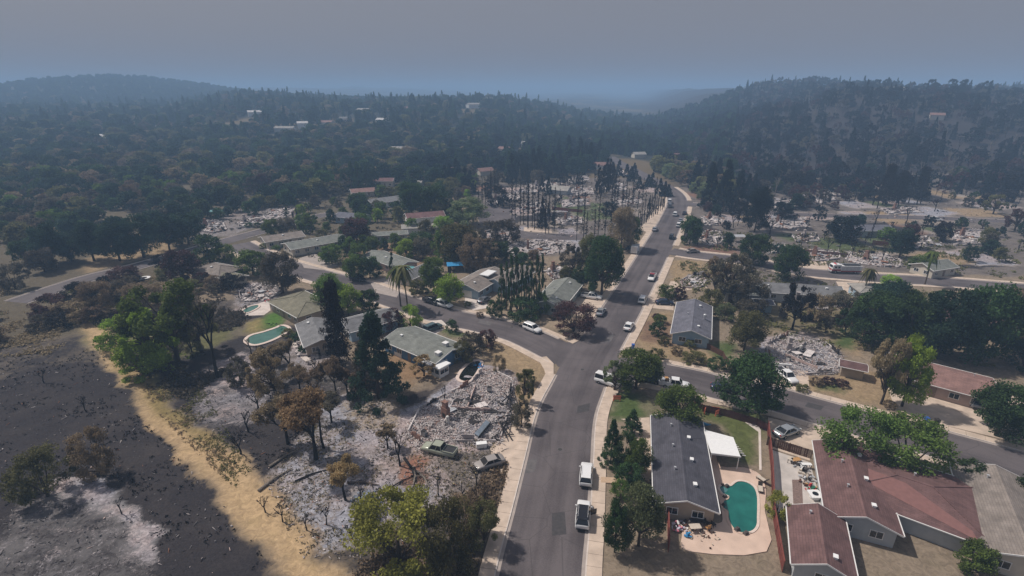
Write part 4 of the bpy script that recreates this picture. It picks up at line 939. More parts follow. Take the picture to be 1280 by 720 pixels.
fence([P(960, 312), P(1010, 316), P(1060, 321)], 'reddish wall like fence left of the white rubble', mat('rust_fence', (.2, .11, .09), .9, .3, 3), 1.2)
fence([P(1090, 312), P(1135, 318)], 'dark green fence along the white rubble', mat('green_fence', (.04, .075, .05), .9, .3, 3), 1.4)
fence([P(480, 437), P(500, 447), P(520, 452)], 'white picket fence below the blue wall', TRIM, .9, None, .3)
for k, (px, py, a, L_) in enumerate([(866, 506, 20, 1.6), (874, 511, -30, 1.8), (881, 516, 60, 1.5), (893, 515, -15, 1.6), (897, 519, 30, 1.4), (771, 501, 0, 1.5)]):
    x, y = P(px, py); simple('barrier', 'orange barrier piece '+['leftmost behind the leafy tree', 'standing second on the dry strip', 'tilted in the middle of the lawn edge', 'fourth along the lawn edge', 'nearest the round street tree', 'alone on the corner lawn'][k], 'barrier', (x, y, .06), R(a), [('board', MB().box((0, 0, .85), (L_, .06, .42)).box((0, 0, .35), (L_, .06, .3)), FORG), ('leg', MB().box((-L_*.4, 0, .5), (.08, .3, 1.1), taper=.3), FORG), ('leg', MB().box((L_*.4, 0, .5), (.08, .3, 1.1), taper=.3), FORG)])
# garden clutter
BLUE = mat('blue_plastic', (.03, .10, .35), .45, .1); LBLUE = mat('light_blue_plastic', (.05, .28, .55), .4, .1); WICK = mat('dark_wicker', (.035, .028, .025), .8, .3, 8); CUSH = mat('pale_cushion', (.55, .48, .40), .9, .1); REDP = mat('red_plastic', (.5, .05, .06), .5, .1); ORG = mat('wood_top', (.45, .25, .10), .7, .2)
def bin_(px, py, m, label, a=0):
    x, y = P(px, py); simple('wheeled_bin', label, 'bin', (x, y, .05), R(a), [('body', MB().box((0, 0, .55), (.52, .6, 1.0), taper=1.15), m), ('lid', MB().box((0, 0, 1.1), (.66, .76, .09)), m), ('wheel', MB().tube([(-.3, .3, .12), (.3, .3, .12)], [.12, .12], 8), BLACK), ('handle', MB().tube([(-.25, .42, 1.02), (.25, .42, 1.02)], [.025, .025], 6), m)])
bin_(791, 436, BLUE, 'blue wheeled bin on the pavement corner above the green street tree'); bin_(1157, 529, BLUE, 'blue wheeled bin by the kerb of the wide driveway'); bin_(1170, 531, WICK, 'dark wheeled bin right of the blue bin by the wide driveway')
def lounger(px, py, a, label, m=WICK):
    x, y = P(px, py); s = []
    s = [('seat', MB().box((0, 0, .38), (1.3, .62, .1)), CUSH), ('backrest', MB().box((.85, 0, .62), (.65, .62, .08), ry=-.8), m), ('frame', MB().box((0, 0, .3), (1.4, .68, .06)), m)]+[('leg', MB().box((sx, sy, .14), (.06, .06, .28)), m) for sx in (-.6, .6) for sy in (-.28, .28)]
    simple('sun_lounger', label, 'sun lounger', (x, y, .12), R(a), s)
lounger(951, 601, -60, 'dark lounger with pale cushion beside the pool, upper of the pair by the red fence'); lounger(950, 614, 70, 'dark lounger beside the pool, lower of the pair by the red fence')
def table(px, py, a, m, label, L_=1.4, W_=.8, z=.05):
    x, y = P(px, py); simple('table', label, 'table', (x, y, z), R(a), [('tabletop', MB().box((0, 0, .74), (L_, W_, .06)), m)]+[('leg', MB().box((sx*L_*.42, sy*W_*.4, .36), (.07, .07, .71)), WICK) for sx in (-1, 1) for sy in (-1, 1)])
def chair(px, py, a, m, label, z=.05):
    x, y = P(px, py); simple('chair', label, 'chair', (x, y, z), R(a), [('seat', MB().box((0, 0, .44), (.55, .55, .07)), m), ('backrest', MB().box((0, .27, .75), (.55, .06, .55)), m)]+[('leg', MB().box((sx*.24, sy*.24, .2), (.05, .05, .41)), m) for sx in (-1, 1) for sy in (-1, 1)])
table(994, 579, 10, ORG, 'orange brown table in the concrete yard behind the board fence'); table(987, 578, 60, CUSH, 'pale small table left of the orange brown table', .9, .7)
table(1007, 585, -5, WHITE, 'white table beside the brown roof eave', 1.5, .6)
chair(1005, 592, 30, WICK, 'dark chair below the white table in the concrete yard'); chair(1010, 600, 80, CUSH, 'pale chair along the brown roof eave')
table(872, 657, 0, WICK, 'black long sofa like table under the gable end of the dark grey roof', 2.2, .9, .14); table(868, 664, 5, CUSH, 'cream table on the patio below the gable', 1.5, .9, .14)
chair(883, 657, 40, WICK, 'dark patio chair left of the patio corner', .14); chair(891, 659, 120, WICK, 'dark patio chair at the patio corner', .14); chair(884, 663, 200, ORG, 'brown patio chair below the dark patio chairs', .14)
x, y = P(1018, 622); ht = MB().tube([(0, 0, .1), (0, 0, .6)], [.75, .78], 16)
simple('spray_pool', 'white round tub with dark middle beside the brown roof eave', 'tub', (x, y, .05), 0, [('basin', ht, WHITE), ('rim', MB().box((0, .0, .62), (1.7, 1.7, .1)), WHITE), ('cover', MB().tube([(0, 0, .6), (0, 0, .72)], [.42, .42], 14), GLASS)])
def heap(name, px, py, r_, n, mats_, label, cat='pile', z=.05, hgt=.7, size=.35):
    x, y = P(px, py); mb = MB()
    for _ in range(n):
        t = rnd.random()*6.28; q = r_*rnd.random()**.6; mb.box((math.cos(t)*q, math.sin(t)*q, hgt*(1-q/r_)*rnd.random()+.1), (size*rnd.uniform(.4, 1.8), size*rnd.uniform(.3, .9), size*rnd.uniform(.2, .9)), rnd.random()*3, rnd.randrange(len(mats_)), rx=rnd.uniform(-.4, .4), ry=rnd.uniform(-.4, .4))
    o = obj(name, mb.mesh(name, mats_), None, (x, y, z), label=label, category=cat); return o
heap('toy_pile', 1014, 611, 1.0, 26, [mat('green_plastic', (.03, .16, .10), .5, .1), ORG, WHITE, REDP], 'pile of green and orange toys above the white tub')
heap('clutter_pile', 1008, 600, 1.6, 36, [WICK, METAL, CUSH, FBR], 'dark clutter stacked along the brown roof eave'); heap('clutter_pile', 1002, 584, 1.3, 26, [WHITE, CUSH, METAL, WICK], 'pale clutter under the end of the board fence')
heap('tarpaulin_pile', 849, 660, 1.1, 22, [WHITE, mat('pink_cloth', (.6, .2, .25), .8, .1), mat('lilac_cloth', (.45, .42, .5), .8, .1)], 'white and pink sheets heaped by the short red fence', z=.14); heap('clutter_pile', 860, 655, 1.4, 22, [WICK, CUSH, FBR], 'dark boards and cushions under the dark grey gable', z=.14)
heap('blue_tub_pile', 860, 671, .5, 8, [LBLUE], 'light blue tubs at the patio edge', z=.14); heap('blue_cover', 598, 458, 1.2, 16, [BLUE, LBLUE, REDP], 'blue cloth heaped at the end of the black oval pool')
heap('leaf_pile', 880, 672, 2.0, 40, [FBR, CUSH], 'row of short dark posts and bricks at the patio edge', z=.14, hgt=.2, size=.22)
x, y = P(877, 532); simple('kayak', 'bright blue kayak leaning at the corner of the dark grey roof', 'kayak', (x, y, .3), R(-40), [('hull', MB().tube([(-1.6, 0, .6), (-.9, 0, .3), (0, 0, .2), (.9, 0, .3), (1.6, 0, .6)], [.03, .24, .33, .24, .03], 8), LBLUE), ('cockpit', MB().tube([(-.3, 0, .45), (.3, 0, .45)], [.15, .15], 8), WICK)])
x, y = P(1133, 592)
for px, py, m, a, L_, W_, lb in [(570, 338, LBLUE, 10, 6, 4.5, 'blue tarpaulin canopy between the trees and the tan roof'), (517, 345, mat('teal_tarp', (.10, .30, .32), .6, .15), -40, 6, 4, 'teal canopy behind the palms'), (271, 270, mat('teal_tarp', (.10, .30, .32), .6, .15), 5, 8, 4, 'teal tarpaulin roof in the left burnt lots'), (921, 302, METAL, 0, 5, 3, 'pale green shelter roof beside the small dark green tree')]:
    x, y = P(px, py); simple('canopy', lb, 'canopy', (x, y, 0), R(a), [('roof_sheet', MB().slab([(-L_/2, -W_/2, 2.3), (L_/2, -W_/2, 2.3), (L_/2, 0, 2.9), (-L_/2, 0, 2.9)], .05).slab([(L_/2, W_/2, 2.3), (-L_/2, W_/2, 2.3), (-L_/2, 0, 2.9), (L_/2, 0, 2.9)], .05), m)]+[('post', MB().box((sx*L_*.46, sy*W_*.45, 1.15), (.09, .09, 2.3)), METAL) for sx in (-1, 1) for sy in (-1, 1)])
x, y = P(258, 319); simple('parasol', 'cream round parasol below the plum tree hedge', 'parasol', (x, y, 0), 0, [('canopy', MB().tube([(0, 0, 2.2), (0, 0, 2.5), (0, 0, 2.75)], [2.0, 1.1, .05], 12), CUSH), ('pole', MB().tube([(0, 0, 0), (0, 0, 2.3)], [.04, .04], 6), METAL)])
x, y = P(181, 350); tr_ = MB().tube([(0, 0, .75), (0, 0, .8)], [1.7, 1.7], 18)
simple('trampoline', 'round pale trampoline with dark centre below the back street', 'trampoline', (x, y, 0), 0, [('rim', tr_, WHITE), ('mat', MB().tube([(0, 0, .78), (0, 0, .83)], [.8, .8], 14), WICK)]+[('leg', MB().box((math.cos(t)*1.4, math.sin(t)*1.4, .37), (.07, .07, .75)), METAL) for t in (0, 1.57, 3.14, 4.71)])
heap('canopy_pile', 388, 467, 1.0, 10, [mat('salmon_sheet', (.55, .3, .25), .8, .1), WHITE], 'salmon and white sheets lying in the ash below the grey roofs'); heap('red_tarp_pile', 336, 377, 1.0, 8, [REDP, mat('navy_tarp', (.04, .05, .09), .7, .1)], 'red and navy sheets at the patio behind the small pool')

# ------------------------------------------------------------------ vehicles
CARP = {k: mat('car_paint_'+k, c, .25, .03, .5, metal=mt, spec=.6) for k, c, mt in [('white', (.74, .74, .74), 0), ('silver', (.42, .44, .46), .5), ('grey', (.16, .17, .19), .4), ('black', (.018, .018, .022), .2), ('navy', (.03, .045, .09), .3), ('red', (.30, .03, .03), .1), ('teal', (.10, .15, .16), .3), ('burnt', (.34, .31, .29), .1), ('burntgreen', (.36, .38, .30), .1)]}
CARG = mat('car_glass', (.012, .015, .02), .08, .1, 1, spec=.8); LAMP = mat('headlight_glass', (.7, .7, .68), .2, .05); TAIL = mat('tail_light_glass', (.35, .02, .02), .3, .05); RIM = mat('alloy_rim', (.35, .35, .36), .35, .1, metal=.7); PLAST = mat('dark_trim', (.03, .03, .032), .6, .1)
def loft(secs, mi=0, mb=None):
    """closed rings of equal length -> a skin with end caps"""
    mb = mb or MB(); o = len(mb.v); n = len(secs[0])
    for s_ in secs: mb.v += [tuple(p) for p in s_]
    for i in range(len(secs)-1):
        for k in range(n): mb.f.append((o+i*n+k, o+(i+1)*n+k, o+(i+1)*n+(k+1) % n, o+i*n+(k+1) % n)); mb.m.append(mi)
    mb.f.append(tuple(o+k for k in range(n))); mb.m.append(mi); mb.f.append(tuple(o+(len(secs)-1)*n+k for k in reversed(range(n)))); mb.m.append(mi); return mb
def ring(x, hw, z0, z1, tw=.88, r_=.12):
    """cross-section at x: half width hw, from z0 to z1, narrowing to tw*hw at the top"""
    return [(x, -hw*.94, z0), (x, -hw, z0+(z1-z0)*.25), (x, -hw, z0+(z1-z0)*.65), (x, -hw*tw, z1-.02), (x, -hw*tw*.8, z1), (x, hw*tw*.8, z1), (x, hw*tw, z1-.02), (x, hw, z0+(z1-z0)*.65), (x, hw, z0+(z1-z0)*.25), (x, hw*.94, z0)]
SPEC = dict(   # body stations (x, half width, top), cabin (x0, x1, x2, x3, top)
    sedan=([(-2.35, .70, .80), (-2.2, .84, .96), (-1.3, .90, 1.0), (0, .92, .96), (1.1, .90, .92), (2.1, .84, .78), (2.35, .66, .62)], (-1.75, -.95, .45, 1.2, 1.42)),
    suv=([(-2.45, .78, .95), (-2.35, .90, 1.10), (-1.2, .95, 1.12), (.2, .95, 1.10), (1.2, .93, 1.08), (2.2, .88, .95), (2.45, .72, .75)], (-2.38, -2.1, .45, 1.15, 1.76)),
    pickup=([(-2.85, .86, .95), (-2.8, .92, 1.05), (-1.0, .95, 1.05), (.2, .95, 1.08), (1.4, .94, 1.08), (2.5, .90, .98), (2.8, .76, .75)], (-.75, -.55, .75, 1.45, 1.80)),
    van=([(-2.5, .85, 1.1), (-2.45, .95, 1.2), (-1, .97, 1.2), (1, .97, 1.15), (1.8, .95, 1.05), (2.3, .88, .9), (2.5, .75, .7)], (-2.45, -2.35, 1.0, 1.9, 2.05)))
CARM = {}
def car_meshes(kind):
    if kind in CARM: return CARM[kind]
    st, (c0, c1, c2, c3, top) = SPEC[kind]; d = {}
    mb = loft([ring(x, w_, .32 if abs(x) < 2 else .42, z) for x, w_, z in st])
    zb = st[3][2]-.03; wb = st[3][1]*.90; wt = wb*.80
    d['body'] = mb
    if kind == 'pickup':
        bed = MB(); 
        for sy in (-1, 1): bed.box((-1.85, sy*.84, 1.12), (1.9, .10, .18))
        bed.box((-2.8, 0, 1.12), (.08, 1.6, .18)).box((-.92, 0, 1.12), (.08, 1.6, .18)); d['bed'] = bed; d['bed_floor'] = MB().box((-1.85, 0, 1.075), (1.82, 1.58, .03))
    g = MB(); g.add([(c0, -wb, zb), (c3, -wb, zb), (c3, wb, zb), (c0, wb, zb), (c1, -wt, top-.04), (c2, -wt, top-.04), (c2, wt, top-.04), (c1, wt, top-.04)], [(0, 1, 5, 4), (1, 2, 6, 5), (2, 3, 7, 6), (3, 0, 4, 7), (4, 5, 6, 7)]); d['glass'] = g
    rf = loft([[(x, -wt*k_, top-.05), (x, -wt*k_*.9, top), (x, wt*k_*.9, top), (x, wt*k_, top-.05)] for x, k_ in ((c1-.05, .94), (c1+.1, 1.02), (c2-.1, 1.02), (c2+.06, .95))]); d['roof'] = rf
    pl_ = MB(); PL = []
    for sy in (-1, 1):
        for a, b in (((c0, sy*wb, zb), (c1, sy*wt, top-.03)), ((c3, sy*wb, zb), (c2, sy*wt, top-.03)), (((c0+c3)/2-.1, sy*(wb+.01), zb), ((c1+c2)/2-.1, sy*(wt+.01), top-.03))): PL.append(MB().tube([a, b], [.05, .045], 4).mesh('pillar', CARP['white']))
    if kind in ('suv', 'van'): 
        for sy in (-1, 1): PL.append(MB().tube([(c1+.4, sy*wt*.9, top+.05), (c2-.2, sy*wt*.9, top+.05)], [.02, .02], 4).mesh('roof_rail', CARP['white']))
    xf, xr = st[-1][0], st[0][0]; wx_ = .60*xf; wr = -.58*abs(xr)
    d['headlight'] = MB().box((xf-.10, 0, .68), (.14, .34, .16)); d['tail_light'] = MB().box((xr+.06, 0, .82), (.10, .28, .2))
    d['bumper'] = MB().box((xf-.06, 0, .45), (.2, 1.4, .16)).box((xr+.05, 0, .45), (.2, 1.5, .16))
    d['tyre'] = MB().tube([(0, -.12, 0), (0, .12, 0)], [.34, .34], 14); d['rim'] = MB().tube([(0, -.13, 0), (0, .13, 0)], [.2, .2], 10); d['mirror'] = MB().box((0, 0, 0), (.14, .2, .13))
    for k in d: d[k] = d[k].mesh({'glass': 'windows'}.get(k, k), {'body': CARP['white'], 'roof': CARP['white'], 'pillar': CARP['white'], 'bed': CARP['white'], 'mirror': CARP['white'], 'glass': CARG, 'headlight': LAMP, 'tail_light': TAIL, 'bumper': PLAST, 'tyre': BLACK, 'rim': RIM, 'bed_floor': PLAST}[k], smooth=k in ('body',))
    d['PL'] = PL
    CARM[kind] = (d, wx_, wr, st[3][1], xf, xr, c3, zb); return CARM[kind]
def heading(x, y):
    best = (1e9, 0)
    for _, c, _w in ROADS:
        dd = np.hypot(c[:, 0]-x, c[:, 1]-y); i = int(np.argmin(dd))
        if dd[i] < best[0]: j = min(i+1, len(c)-1); k = max(i-1, 0); best = (dd[i], math.atan2(c[j, 1]-c[k, 1], c[j, 0]-c[k, 0]))
    return best[1]
def car(px, py, kind, color, label, ang=None, flip=False, off=0, cat=None, burnt=False, roofc=None, scale=1.0):
    x, y = P(px, py, .8); a = heading(x, y) if ang is None else R(ang)
    if flip: a += math.pi
    d, wf, wr, hw, xf, xr, c3, zb = car_meshes(kind)
    e = empty({'suv': 'suv', 'sedan': 'sedan_car', 'pickup': 'pickup_truck', 'van': 'van'}[kind], (x, y, .04), a, label, cat or {'pickup': 'pickup truck', 'van': 'van'}.get(kind, 'car')); P_ = CARP[color]; e.scale = (scale*1.06,)*3
    def part(k, nm=None, m=None, **kw):
        o = obj(nm or k, d[k], e, **kw)
        if m: setmat(o, 0, m)
        return o
    dz = -.12 if burnt else 0
    part('body', m=P_); part('glass', 'windows', m=mat('burnt_void', (.02, .018, .018), .9) if burnt else None); part('roof', m=CARP[roofc] if roofc else P_); [setmat(obj(q_.name.split('.')[0], q_, e), 0, P_) for q_ in d['PL']]
    if kind == 'pickup': part('bed', m=P_); part('bed_floor')
    part('bumper')
    for sy in (-1, 1):
        for wx in (wf, wr):
            w_ = part('tyre', 'wheel', loc=(wx, sy*(hw-.10), .34 if not burnt else .22), m=RIM if burnt else None)
            if not burnt: obj('rim', d['rim'], w_, (0, sy*.005, 0))
        if not burnt:
            part('headlight', loc=(0, sy*(.60 if kind != 'pickup' else .68), 0)); part('tail_light', loc=(0, sy*.62, 0)); part('mirror', loc=(c3-.25, sy*(hw+.08), zb+.06), m=P_)
    return e
C_ = [
 (733, 592, 'suv', 'white', 'white suv with white roof parked at the kerb, upper of the two nearest', {}),
 (729, 642, 'suv', 'white', 'white suv with black glass roof and open door, lowest on the main street', dict(roofc='black')),
 (786, 407, 'sedan', 'white', 'white car parked on the main street left of the bare front garden', {}),
 (751, 389, 'sedan', 'silver', 'silver white car parked at the left kerb by the plum tree', {}),
 (803.5, 374, 'suv', 'white', 'white suv at the right kerb beside the driveway with the navy car', {}),
 (815, 346, 'pickup', 'white', 'white pickup with red cab roof on the right of the main street', dict(roofc='red', flip=True)),
 (840, 295.5, 'suv', 'black', 'dark maroon black suv at the right kerb beside the dark verge tree', {}),
 (818.5, 286, 'sedan', 'silver', 'pale blue silver car at the left kerb beside the dry patch', {}),
 (844, 267.5, 'suv', 'white', 'white suv driving down the middle of the main street near the cypress stubs', {}),
 (837, 252, 'van', 'white', 'white van at the far bend near the left kerb', {}), (837.5, 257, 'suv', 'grey', 'grey car directly behind the white van at the far bend', {}),
 (856, 266, 'sedan', 'black', 'black car at the far right kerb opposite the middle white suv', {}),
 (851, 275, 'sedan', 'silver', 'silver green car above the dark verge tree', {}), (848.5, 281, 'suv', 'white', 'white car left of the dark verge tree', {}),
 (739.5, 370, 'pickup', 'white', 'white pickup parked in the driveway beside the grey green roof', dict(ang=-22)),
 (831, 377, 'sedan', 'navy', 'navy car in the driveway above the grey blue roof', dict(ang=-6)),
 (760, 476, 'van', 'white', 'white van half under the green corner tree, at the mouth of the side street', dict(ang=-35)),
 (811, 472, 'suv', 'navy', 'dark blue suv half hidden by the green corner tree', dict(ang=-18)),
 (843, 479, 'pickup', 'white', 'white pickup with loaded bed at the kerb of the side street', dict(ang=-16)),
 (665.5, 410, 'suv', 'white', 'white suv on the left side street near the plum tree', dict(flip=True)),
 (555.5, 380, 'suv', 'white', 'white suv parked by the dry front garden on the left side street', dict(flip=True)),
 (540, 376, 'pickup', 'black', 'black pickup parked behind the white suv by the dry front garden', dict(flip=True)),
 (605, 374, 'sedan', 'grey', 'dark grey car in the pale driveway of the tan roofed house', dict(ang=60)),
 (447, 348, 'van', 'black', 'dark van parked on the left side street by the green trees', dict(ang=-25)),
 (541, 409, 'suv', 'teal', 'dark teal suv in the driveway behind the grey green roof', dict(ang=48)),
 (984, 538, 'sedan', 'silver', 'silver sedan in the driveway above the brown board fence', dict(ang=25, scale=1.05)),
 (983, 469, 'pickup', 'white', 'white pickup facing the street in the burnt lot driveway', dict(ang=-82)),
 (612, 577, 'sedan', 'burnt', 'burnt out pale car beside the driveway, with its nose toward the ash', dict(ang=205, burnt=True)),
 (549, 561, 'pickup', 'burntgreen', 'burnt out pale green pickup below the large burnt lot', dict(ang=160, burnt=True)),
 (1170, 274, 'suv', 'white', 'white suv on the far cross street at the right edge', {}), (866, 313, 'sedan', 'burnt', 'burnt white car in the ash beside the right cross street', dict(ang=10, burnt=True)),
 (1216, 500, 'suv', 'grey', 'grey suv in the wide driveway beyond the blue bin', dict(ang=70)),
 (990, 271, 'sedan', 'grey', 'grey car on the far cross street', {}), (905, 470+14, 'sedan', 'navy', 'blue car in the shade below the round dark street tree', dict(ang=-20)) ]
for px, py, k, c_, lb, kw in C_:
    e = car(px, py, k, c_, lb, **kw)
    if 'open door' in lb: obj('door', MB().box((.42, 0, 0), (.9, .06, .85)).mesh('door', CARP['black']), e, (.25, -.93, .85), R(-62))
    if 'loaded bed' in lb: obj('cargo', MB().box((-1.5, .3, 1.35), (.6, .6, .5), .3, 0).box((-2.1, -.2, 1.3), (.7, .8, .4), -.2, 1).box((-2.4, .4, 1.35), (.4, .5, .45), .1, 2).mesh('cargo', [ORG, METAL, CUSH]), e)
# fire engine
def fire_engine():
    x, y = P(1057, 336.5, 1.2); e = empty('fire_engine', (x, y, .04), R(176), 'white fire engine with red lower band parked on the right cross street', 'fire engine'); RD = CARP['red']; W_ = CARP['white']
    q = lambda n, mb, m: obj(n, mb.mesh(n, m), e)
    q('cab', loft([ring(x_, 1.22, .75, z_, .95) for x_, z_ in ((2.1, 2.85), (2.2, 2.95), (4.2, 2.95), (4.6, 2.7), (4.75, 1.7))]), W_); q('cab_stripe', MB().box((3.45, 0, 1.15), (2.64, 2.50, .55)), RD)
    q('windscreen', MB().slab([(4.74, -1.0, 1.75), (4.74, 1.0, 1.75), (4.63, .95, 2.62), (4.63, -.95, 2.62)], .04), CARG)
    for sy in (-1, 1):
        for x_ in (2.75, 3.75): q('side_window', MB().box((x_, sy*1.215, 2.1), (.75, .05, .7)), CARG)
        for k in range(5): q('locker_door', MB().box((1.35-k*1.15, sy*1.255, 1.75), (1.02, .05, 1.5)), METAL)
        q('body_stripe', MB().box((-1.2, sy*1.262, .85), (6.5, .05, .35)), RD)
    q('body', MB().box((-1.15, 0, 1.6), (6.5, 2.48, 1.9)), W_); q('hose_bed', MB().box((-1.6, 0, 2.58), (5.2, 1.9, .12)), PLAST); q('pump_panel', MB().box((1.9, 0, 1.6), (.5, 2.3, 1.7)), METAL)
    ld = MB(); [ld.box((-1.4, s_, 2.85), (6, .07, .1)) for s_ in (-.9, -.45)]; [ld.box((-4.2+k*.4, -.67, 2.85), (.05, .42, .05)) for k in range(15)]; q('ladder', ld, METAL)
    q('light_bar', MB().box((3.6, 0, 3.05), (.35, 1.5, .18)), REDP)
    for x_ in (3.6, -2.6):
        for sy in (-1, 1): w_ = q('wheel', MB().tube([(x_, sy*.9, .52), (x_, sy*1.25, .52)], [.52, .52], 14), BLACK); obj('rim', MB().tube([(x_, sy*1.2, .52), (x_, sy*1.27, .52)], [.28, .28], 10).mesh('rim', RIM), w_)
    for sy in (-1, 1): q('headlight', MB().box((4.78, sy*.85, 1.0), (.08, .4, .2)), LAMP)
    q('bumper', MB().box((4.9, 0, .7), (.35, 2.4, .3)), METAL)
fire_engine()
# box trailer at the left kerb
x, y = P(794, 312, 1.2); hd = heading(x, y)
simple('box_trailer', 'white box trailer parked at the left kerb beside the reddish green tree', 'trailer', (x, y, .04), hd, [('box', MB().box((-.4, 0, 1.7), (4.6, 2.3, 2.3)), WHITE), ('roof', MB().box((-.4, 0, 2.88), (4.7, 2.4, .08)), METAL), ('door', MB().box((-2.72, 0, 1.7), (.05, 2.0, 2.1)), METAL), ('drawbar', MB().tube([(1.9, .5, .5), (3.1, 0, .5), (1.9, -.5, .5)], [.06, .06, .06], 5), PLAST), ('wheel', MB().tube([(-.6, -1.2, .35), (-.6, -.95, .35)], [.35, .35], 12), BLACK), ('wheel', MB().tube([(-.6, .95, .35), (-.6, 1.2, .35)], [.35, .35], 12), BLACK), ('mudguard', MB().box((-.6, -1.2, .78), (1.1, .25, .08)).box((-.6, 1.2, .78), (1.1, .25, .08)), PLAST)])
car(788, 309, 'pickup', 'navy', 'dark pickup in front of the white box trailer, in tree shade', ang=15)

# ------------------------------------------------------------------ burnt-out houses
RUB = [mat('rubble_'+k, c, .95, .3, 4) for k, c in dict(white=(.60, .55, .53), ash=(.38, .34, .33), grey=(.17, .16, .16), char=(.03, .027, .027), rust=(.26, .12, .07), pink=(.50, .38, .34)).items()]
def scatter(poly, n, smin, smax, rg, wts=(.30, .26, .16, .16, .05, .07), flat=.35, z=0, hg=.5, sticks=.2, sl=1, skip=None):
    """n tumbled blocks, sheets and sticks inside a polygon (rejection sampled, with low heaps)"""
    pl_ = np.array(poly); lo, hi = pl_.min(0), pl_.max(0); p = lo+(hi-lo)*rg.random((n*4, 2)); p = p[inpoly(p[:, 0], p[:, 1], poly)]
    if skip is not None: p = p[~inpoly(p[:, 0], p[:, 1], skip)]
    p = p[:n]; n = len(p)
    s = (smin+(smax-smin)*rg.random(n)**3)[:, None]*np.c_[.6+rg.random(n), .4+.6*rg.random(n), flat*(.3+rg.random(n))]
    k = rg.random(n) < sticks; s[k] = np.c_[rg.uniform(.6, 2.2, k.sum())*sl, np.full(k.sum(), .09), np.full(k.sum(), .08)]*min(1.6, max(.8, smax))
    hp = fbm(p[:, 0]/3+50, p[:, 1]/3+20, 2); hz = np.clip(hp-.30, 0, 1)*hg*2*rg.random(n)
    c = np.array([(x_, y_, z_) for z_ in (-.5, .5) for y_ in (-.5, .5) for x_ in (-.5, .5)])
    v = c[None]*s[:, None]; a, b, t = rg.normal(0, .28, n), rg.normal(0, .28, n), rg.random(n)*6.28
    def rot(v, i, j, an): ca, sa = np.cos(an)[:, None], np.sin(an)[:, None]; vi = v[..., i]*ca-v[..., j]*sa; v[..., j] = v[..., i]*sa+v[..., j]*ca; v[..., i] = vi
    rot(v, 1, 2, a); rot(v, 0, 2, b); rot(v, 0, 1, t)
    v += np.c_[p, z+hz+s[:, 2]*.4][:, None]
    F = np.array([(0, 2, 3, 1), (4, 5, 7, 6), (0, 1, 5, 4), (2, 6, 7, 3), (0, 4, 6, 2), (1, 3, 7, 5)])
    f = (np.arange(n)[:, None, None]*8+F[None]).reshape(-1, 4); mi = np.repeat(rg.choice(6, n, p=wts), 6)
    return mesh_np('rubble', v.reshape(-1, 3), f, RUB, mi)
BRICK = mat('scorched_brick', (.24, .14, .11), .95, .35, 5)
